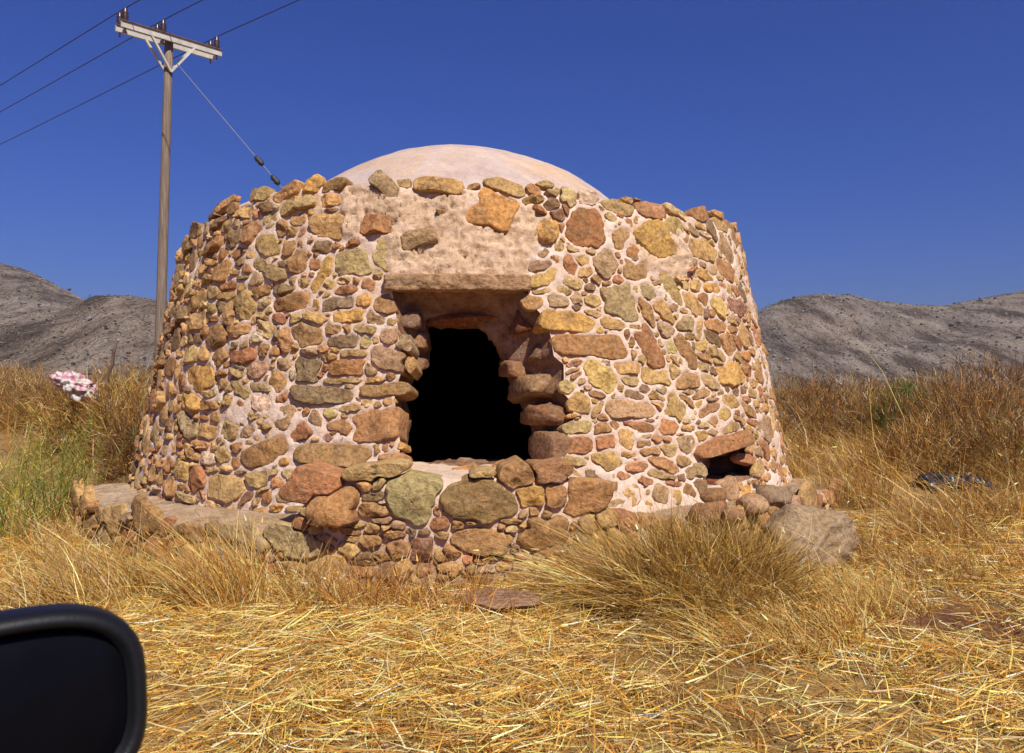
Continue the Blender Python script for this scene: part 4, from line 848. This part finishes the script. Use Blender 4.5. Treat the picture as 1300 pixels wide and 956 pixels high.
def bush_row():
    B1 = BROWN+[(176, 122, 54)]
    for k, (px, top, y, rx, h_) in enumerate([(1262, 474, 9.2, 1.0, 0), (1212, 476, 10.5, .8, 0), (1090, 492, 11, .9, 0), (1040, 494, 10, .7, 0), (1000, 488, 12, .8, 0), (1310, 480, 11.5, 1.2, 0), (1230, 500, 8.2, .8, 0), (1130, 503, 9.2, .7, 0), (1180, 485, 14, 1.4, 0), (1075, 487, 15, 1.5, 0), (1290, 530, 7.0, .6, 0), (1180, 545, 7.3, .55, 0)]):
        x = (px-CX0)/F*y; gz = float(ground_z(np.array([x]), np.array([y]))[0]); h = EYE+(CY0-top+3)/F*y-gz
        bush('scrub_bush', x, y, rx, rx*.8, h, int(3400*min(1.3, rx)), (B1, B1[:5]+[(128, 122, 56), (150, 138, 66)], B1[:4]+DRY[:3])[k % 3], [3, 3, 3, 2, 2, 2, 1.5], ('low dark brown scrub bush in the field right of the hut', 'olive tinged scrub bush among the brown ones right of the hut', 'golden brown twiggy scrub bush in the field right of the hut')[k % 3], ('dark scrub right of the hut', 'olive scrub right of the hut', 'golden scrub right of the hut')[k % 3])
    for px, top, y, rx in [(20, 480, 13.2, 1.0), (60, 486, 13, .9), (160, 476, 10.2, .55), (120, 492, 9.6, .6), (-20, 482, 13.5, .9), (95, 497, 9.0, .5), (178, 492, 9.2, .4), (150, 500, 8.7, .4)]:
        x = (px-CX0)/F*y; gz = float(ground_z(np.array([x]), np.array([y]))[0]); h = EYE+(CY0-top+9)/F*y-gz
        bush('scrub_bush', x, y, rx, rx*.7, h, int(3800*rx), DRY+BROWN, [3, 3, 2, 3, 2, 1, 2, 2, 1, 1, 2, 1], 'golden brown dry bush in the field left of the hut', 'golden scrub left of the hut')
    bush('scrub_bush', .98, 4.02, .52, .32, .33, 4600, [(178, 138, 62), (142, 106, 48), (200, 158, 78), (116, 88, 40), (218, 178, 98)], None, 'rounded twiggy dry bush inside the tall grass beside the doorstep', tw=(.12, .30), w=(.0022, .0045))
    bush('scrub_bush', -3.62, 7.9, .42, .5, .62, 3000, BROWN, None, 'dark brown bush in the shade against the wall above the ledge end')
    x, y = (1152-CX0)/F*9.6, 9.6
    bush('green_bush', x, y, .50, .4, .80, 6000, [(104, 122, 36), (84, 104, 32), (128, 138, 46), (70, 88, 30)], None, 'bright green round bush among the brown scrub', None, tw=(.05, .12))
bush_row()
def fennel(px, py, y, h, n, label):
    x = (px-CX0)/F*y; z = float(ground_z(np.array([x]), np.array([y]))[0]); parts = []
    m = n; a = rng.uniform(0, 6.28, m); P = np.stack([x+.12*np.cos(a)*rng.random(m), y+.12*np.sin(a)*rng.random(m), np.full(m, z-.02)], -1)
    D = np.stack([rng.normal(.05, .28, m), rng.normal(0, .2, m), np.ones(m)], -1); L = h*rng.uniform(.55, 1.05, m); b = rng.normal(0, .10, (m, 3))*[1, 1, 0]
    parts.append(ribbons(P, D, L, np.full(m, .009), b, cols(GREEN, m), 5))
    k = m*26; w = rng.integers(0, m, k); t = rng.uniform(.25, 1, k); Dn = D/np.linalg.norm(D, axis=1)[:, None]
    Q = P[w]+L[w][:, None]*(t[:, None]*Dn[w]+(t**2)[:, None]*b[w]); dd = np.stack([rng.normal(0, .7, k), rng.normal(0, .6, k), rng.uniform(.4, 1.1, k)], -1)
    ll = rng.uniform(.05, .22, k)*(1.15-.5*t); parts.append(ribbons(Q, dd, ll, np.full(k, .0035), rng.normal(0, .15, (k, 3)), cols(GREEN+[(160, 150, 50)], k), 2))
    tipn = k//2; tp = Q[:tipn]+ll[:tipn, None]*dd[:tipn]/np.linalg.norm(dd[:tipn], axis=1)[:, None]
    parts.append(ribbons(tp, rng.normal(0, 1, (tipn, 3)), rng.uniform(.015, .05, tipn), np.full(tipn, .004), 0*tp, cols([(170, 158, 40), (140, 148, 44), (110, 122, 40)], tipn), 1))
    emit_blades('fennel_plant', parts, label=label, cat='plant')
fennel(14, 650, 5.6, .98, 26, 'tall green feathery fennel with many stems in the left grass')
fennel(66, 640, 6.2, 1.0, 20, 'slim green fennel in front of the golden bushes')
fennel(100, 620, 6.8, .85, 14, 'short yellow-green fennel near the end of the ledge')
fennel(-40, 650, 5.2, .8, 10, 'green fennel leaning out of the left grass margin')

for k, (x, y) in enumerate([(-2.95, 5.15), (-2.6, 4.85), (-2.2, 4.62), (-1.85, 4.5), (-3.2, 5.6), (-1.15, 4.35), (-1.0, 4.15)]):
    tuft('grass_clump', x, y, .17, 420, .26+.05*(k % 3), (-.2+.1*(k % 3), -.05), DRY+STRAW, None, 'short dry grass tuft growing along the foot of the low ledge', group='grass tufts along the ledge', spread=.42, heads=25)
# ------------------------------------------------------------------ loose stones
def gz1(x, y): return float(ground_z(np.array([x]), np.array([y]))[0])
tag(boulder('boulder', (1.84, 4.92, gz1(1.84, 4.92)+.14), (.60, .46, .44), (0.1, .05, .3), srgb((176, 148, 114))*.82, None, (0, 0, 0), 3.2, .24, 31, sub=5), 'pale pitted boulder lying in dry grass right of the hut', 'boulder')
tag(boulder('stone_slab', (-.04, 4.18, gz1(-.04, 4.18)+.035), (.44, .34, .07), (.04, -.05, .25), srgb((168, 130, 104))*.85, None, (0, 0, 0), 4, .22, 32, sub=4), 'flat pinkish stone slab on the straw at the foot of the doorstep', 'stone')
for px, py, d, s, c, lab in [(955, 640, 5.2, (.22, .18, .13), (192, 150, 112), 'salmon rubble stone lying below the wall recess'), (981, 632, 5.45, (.28, .22, .17), (160, 132, 104), 'grey tan rubble stone beside the salmon one at the wall foot'), (905, 630, 5.1, (.22, .16, .09), (160, 116, 74), 'brown rubble stone directly under the wall recess'),
                        (900, 650, 5.0, (.30, .2, .16), (160, 112, 76), 'half buried brown stone in grass under the recess'), (1008, 624, 5.9, (.30, .24, .10), (176, 146, 118), 'flat pale stone at the right foot of the wall'), (930, 655, 4.95, (.18, .14, .10), (170, 122, 86), 'small reddish stone between the rubble and the boulder')]:
    p = at_depth(px, py, d); tag(boulder('rubble_stone', p, s, (.1, .1, d*7), srgb(c)*.82, None, (0, 0, 0), 2.8, .16, int(px), sub=3), lab, 'stone')

# crumpled black plastic, pink and white cloth
def crumple(name, c, sx, sy, h, seed, mat, n=44, colf=None):
    u = np.linspace(-1, 1, n); U, Vv = np.meshgrid(u, u, indexing='ij'); P = np.stack([U, Vv, 0*U], -1).reshape(-1, 3)
    r = np.hypot(P[:, 0], P[:, 1]); z = h*(1-np.clip(r, 0, 1.3)**2*.7)*.6+(np.abs(fbm(P*2.2+seed, 4, seed)-.5)*2-.2)*h*1.2
    wob = np.stack([fbm(P*1.7+9+seed, 3, seed+1)-.5, fbm(P*1.7+31+seed, 3, seed+2)-.5], -1)*.9
    X = c[0]+(P[:, 0]+wob[:, 0])*sx/2; Y = c[1]+(P[:, 1]+wob[:, 1])*sy/2; Z = c[2]+z
    V = np.stack([X, Y, Z], -1); i = np.arange(n-1)[:, None]*n; j = np.arange(n-1)[None]
    q = np.stack([i+j, i+n+j, i+n+j+1, i+j+1], -1).reshape(-1, 4); o3 = np.array([c[0], c[1], c[2]])
    col = None if colf is None else colf(P); ob = new_obj(name, mesh_np(name, V-o3, [q], col, True), mat); ob.location = o3
    md = ob.modifiers.new('thickness', 'SOLIDIFY'); md.thickness = .004; return ob
M_PLASTIC = m_simple('black_plastic_film', (.02, .02, .024), .32, 0, .2, 10, .3)
tag(crumple('plastic_sheet', at_depth(1208, 613, 6.6), .50, .35, .10, 5, M_PLASTIC), 'crumpled black plastic sheet lying in the dry grass', 'plastic')
def m_cloth():
    m, n, p = mat_new('pink_white_cloth'); b = NB(n); n.links.new(b.attr('Col').outputs['Color'], p.inputs['Base Color']); p.inputs['Roughness'].default_value = .8; return m
sk = boulder('woven_sack', at_depth(97, 488, 8.9), (.50, .34, .28), (.1, .18, .3), (.7, .7, .7), None, (0, 0, 0), 2.0, .42, 78, m_cloth(), 5)
_v = np.array([v.co for v in sk.data.vertices]); _f = np.abs(fbm(_v*14+3, 3, 15)-.5)
_n = _v/np.linalg.norm(_v, axis=1)[:, None]; _v2 = _v+_n*(.07-.6*_f)[:, None]*.5; sk.data.vertices.foreach_set('co', _v2.astype(np.float32).ravel())
_c = np.ones((len(_v), 4), np.float32); _s = np.sin(_v[:, 0]*46+9*fbm(_v*9, 3, 16)*2); _c[:, :3] = np.where(((_s > .45) & (_v[:, 2] > -.06))[:, None], srgb((200, 128, 146)), srgb((214, 204, 196)))*.8
sk.data.color_attributes['Col'].data.foreach_set('color', _c.ravel()); sk.data.update(); tag(sk, 'crumpled pink and white woven sack caught on the bushes', 'sack')
st0 = at_depth(131, 505, 9.0); st1 = at_depth(147, 435, 9.0); k5 = np.linspace(0, 1, 6)[:, None]; stp = st0*(1-k5)+st1*k5; stp[0, 2] = gz1(st0[0], st0[1]); stp[:, 0] += np.array([0, .02, -.01, .02, 0, .01])
tag(new_obj('stake', mesh_np('stake', *tube(stp, [.022, .02, .02, .018, .018, .014], 7)), M_RUST), 'thin rusty leaning stake standing beside the pink sack', 'stake')

# ------------------------------------------------------------------ the car the picture was taken from: its door mirror
car = empty('parked_car', (-.6, .45, 0)); tag(car, 'black car with rounded wing mirror parked facing the field', 'car'); CO = np.array([-.6, .45, 0])
HD = np.array([-math.sin(R_(50)), math.cos(R_(50)), 0]); RT_ = np.array([math.cos(R_(50)), math.sin(R_(50)), 0]); UP = np.array([0, 0, 1.0])
M_BLACKP = m_simple('black_grained_plastic', (.007, .007, .008), .45, 0, .1, 300, .1, .35)
M_PAINT = m_simple('black_car_paint', (.012, .012, .015), .2, 0, .05, 3, 0)
M_MIRR = m_simple('mirror_glass', (.004, .004, .006), .25, 0, .3, 8, 0, .06)  # dark colour and low specular stand in for a reflected dark car interior
M_TYRE = m_simple('tyre_rubber', (.02, .02, .02), .8, 0, .2, 40, .1)
# mirror frame: face looks back along the car towards the camera
fc = np.array([-.462, .70, 0.892]); to_cam = np.array([0, 0, EYE])-fc
fn = -HD*.92+RT_*(-.12)+UP*.10; fn /= np.linalg.norm(fn); fu = np.cross(UP, fn); fu /= np.linalg.norm(fu); fv = np.cross(fn, fu)   # fu points outboard
if fu@RT_ < 0: fu = -fu
def rrect(w, h, n=48, e=4.0):
    a = np.linspace(0, 2*np.pi, n, endpoint=False); c, s = np.cos(a), np.sin(a); r = (np.abs(c)**e+np.abs(s)**e)**(-1/e)
    return np.stack([r*c*w/2, r*s*h/2], -1)
def loft(sections, closeA=True, closeB=True):
    V = np.concatenate(sections); n = len(sections[0]); m = len(sections); i = np.arange(m-1)[:, None]*n; j = np.arange(n)[None]; j2 = (j+1) % n
    fs = [np.stack([i+j, i+j2, i+n+j2, i+n+j], -1).reshape(-1, 4)]
    ex = []; a = np.arange(n)
    if closeA: ex.append(sections[0].mean(0)); fs.append(np.stack([(a+1) % n, a, np.full(n, len(V)+len(ex)-1)], -1))
    if closeB: ex.append(sections[-1].mean(0)); fs.append(np.stack([(m-1)*n+a, (m-1)*n+(a+1) % n, np.full(n, len(V)+len(ex)-1)], -1))
    return (np.concatenate([V, ex]) if ex else V), fs
MW, MH_ = .265, .185
def sec(w, h, d, off=0): return np.array([fc+fu*(p[0]+off)+fv*p[1]+fn*d for p in rrect(w, h, 56, 3.2)])
part('mirror_housing', loft([sec(MW-.036, MH_-.034, .000), sec(MW-.032, MH_-.030, .016), sec(MW-.016, MH_-.015, .020), sec(MW, MH_, .008), sec(MW+.006, MH_+.006, -.02), sec(MW-.005, MH_-.01, -.06), sec(MW-.05, MH_-.05, -.10), sec(MW-.14, MH_-.11, -.125)]), M_BLACKP, car, CO)
part('mirror_glass', loft([sec(MW-.034, MH_-.032, .004), sec(MW-.040, MH_-.038, .007)]), M_MIRR, car, CO)
base = fc-fu*(MW/2+.07)-fn*.05; base[2] = .90
part('mirror_arm', box_between(fc-fu*(MW/2-.03)-fn*.045+UP*(-.04), base, .07, .06), M_BLACKP, car, CO)
dp = base-RT_*.02      # a point on the door skin
def door_sec(s, z): return dp+HD*s+UP*(z-dp[2])+RT_*(.05*math.sin((z-.3)/.65*math.pi*.9)-.05)
def panel(s0, s1, prof):
    V = []; ss = np.linspace(s0, s1, 9)
    for s in ss:
        for z in prof: V.append(door_sec(s, z))
        for z in prof[::-1]: V.append(door_sec(s, z)-RT_*.09)
    n = 2*len(prof); secs = [np.array(V[k*n:(k+1)*n]) for k in range(9)]; return loft(secs)
PR = list(np.linspace(.30, .93, 9))
part('door', panel(-1.10, .05, PR), M_PAINT, car, CO); part('fender', panel(.058, .40, PR), M_PAINT, car, CO); part('rear_door', panel(-2.0, -1.108, PR), M_PAINT, car, CO)
wc = dp+HD*.62-RT_*.10; wc[2] = .31; f9 = [(-.10, .22), (-.10, .29), (-.07, .31), (.07, .31), (.10, .29), (.10, .22)]; aa = np.linspace(0, 2*np.pi, 40, endpoint=False)
wsec = [np.stack([wc+RT_*d+HD*r*math.cos(a)+UP*r*math.sin(a) for a in aa]) for d, r in f9]
wh = part('wheel', loft(wsec, False, False), M_TYRE, car, CO); part('rim', loft([np.stack([wc+RT_*d+HD*r*math.cos(a)+UP*r*math.sin(a) for a in aa]) for d, r in ((-.08, .22), (.06, .22), (.05, .10), (.07, .06))]), M_STEEL, wh, CO)
part('roof_pillar', box_between(dp+HD*.05+UP*.02, dp-HD*.45-RT_*.12+UP*.50, .06, .05), M_PAINT, car, CO)

# ------------------------------------------------------------------ thin summer haze over the plain and hills
hv = np.array([[x, y, z] for z in (-18, 180) for x, y in ((-1700, -300), (1700, -300), (1700, 1700), (-1700, 1700))], float)
hf = [np.array([[3, 2, 1, 0], [4, 5, 6, 7], [0, 1, 5, 4], [1, 2, 6, 5], [2, 3, 7, 6], [3, 0, 4, 7]])]
hm = bpy.data.materials.new('summer_haze'); hm.use_nodes = True; hn = hm.node_tree; hn.nodes.remove(hn.nodes['Principled BSDF'])
pv = hn.nodes.new('ShaderNodeVolumePrincipled'); pv.inputs['Color'].default_value = (.80, .86, .96, 1); pv.inputs['Density'].default_value = .00010; pv.inputs['Anisotropy'].default_value = .2
hn.links.new(pv.outputs[0], hn.nodes['Material Output'].inputs['Volume'])
tag(new_obj('haze', mesh_np('haze', hv, hf, smooth_=False), hm), 'thin pale summer haze over the plain and hills', 'haze', kind='stuff')
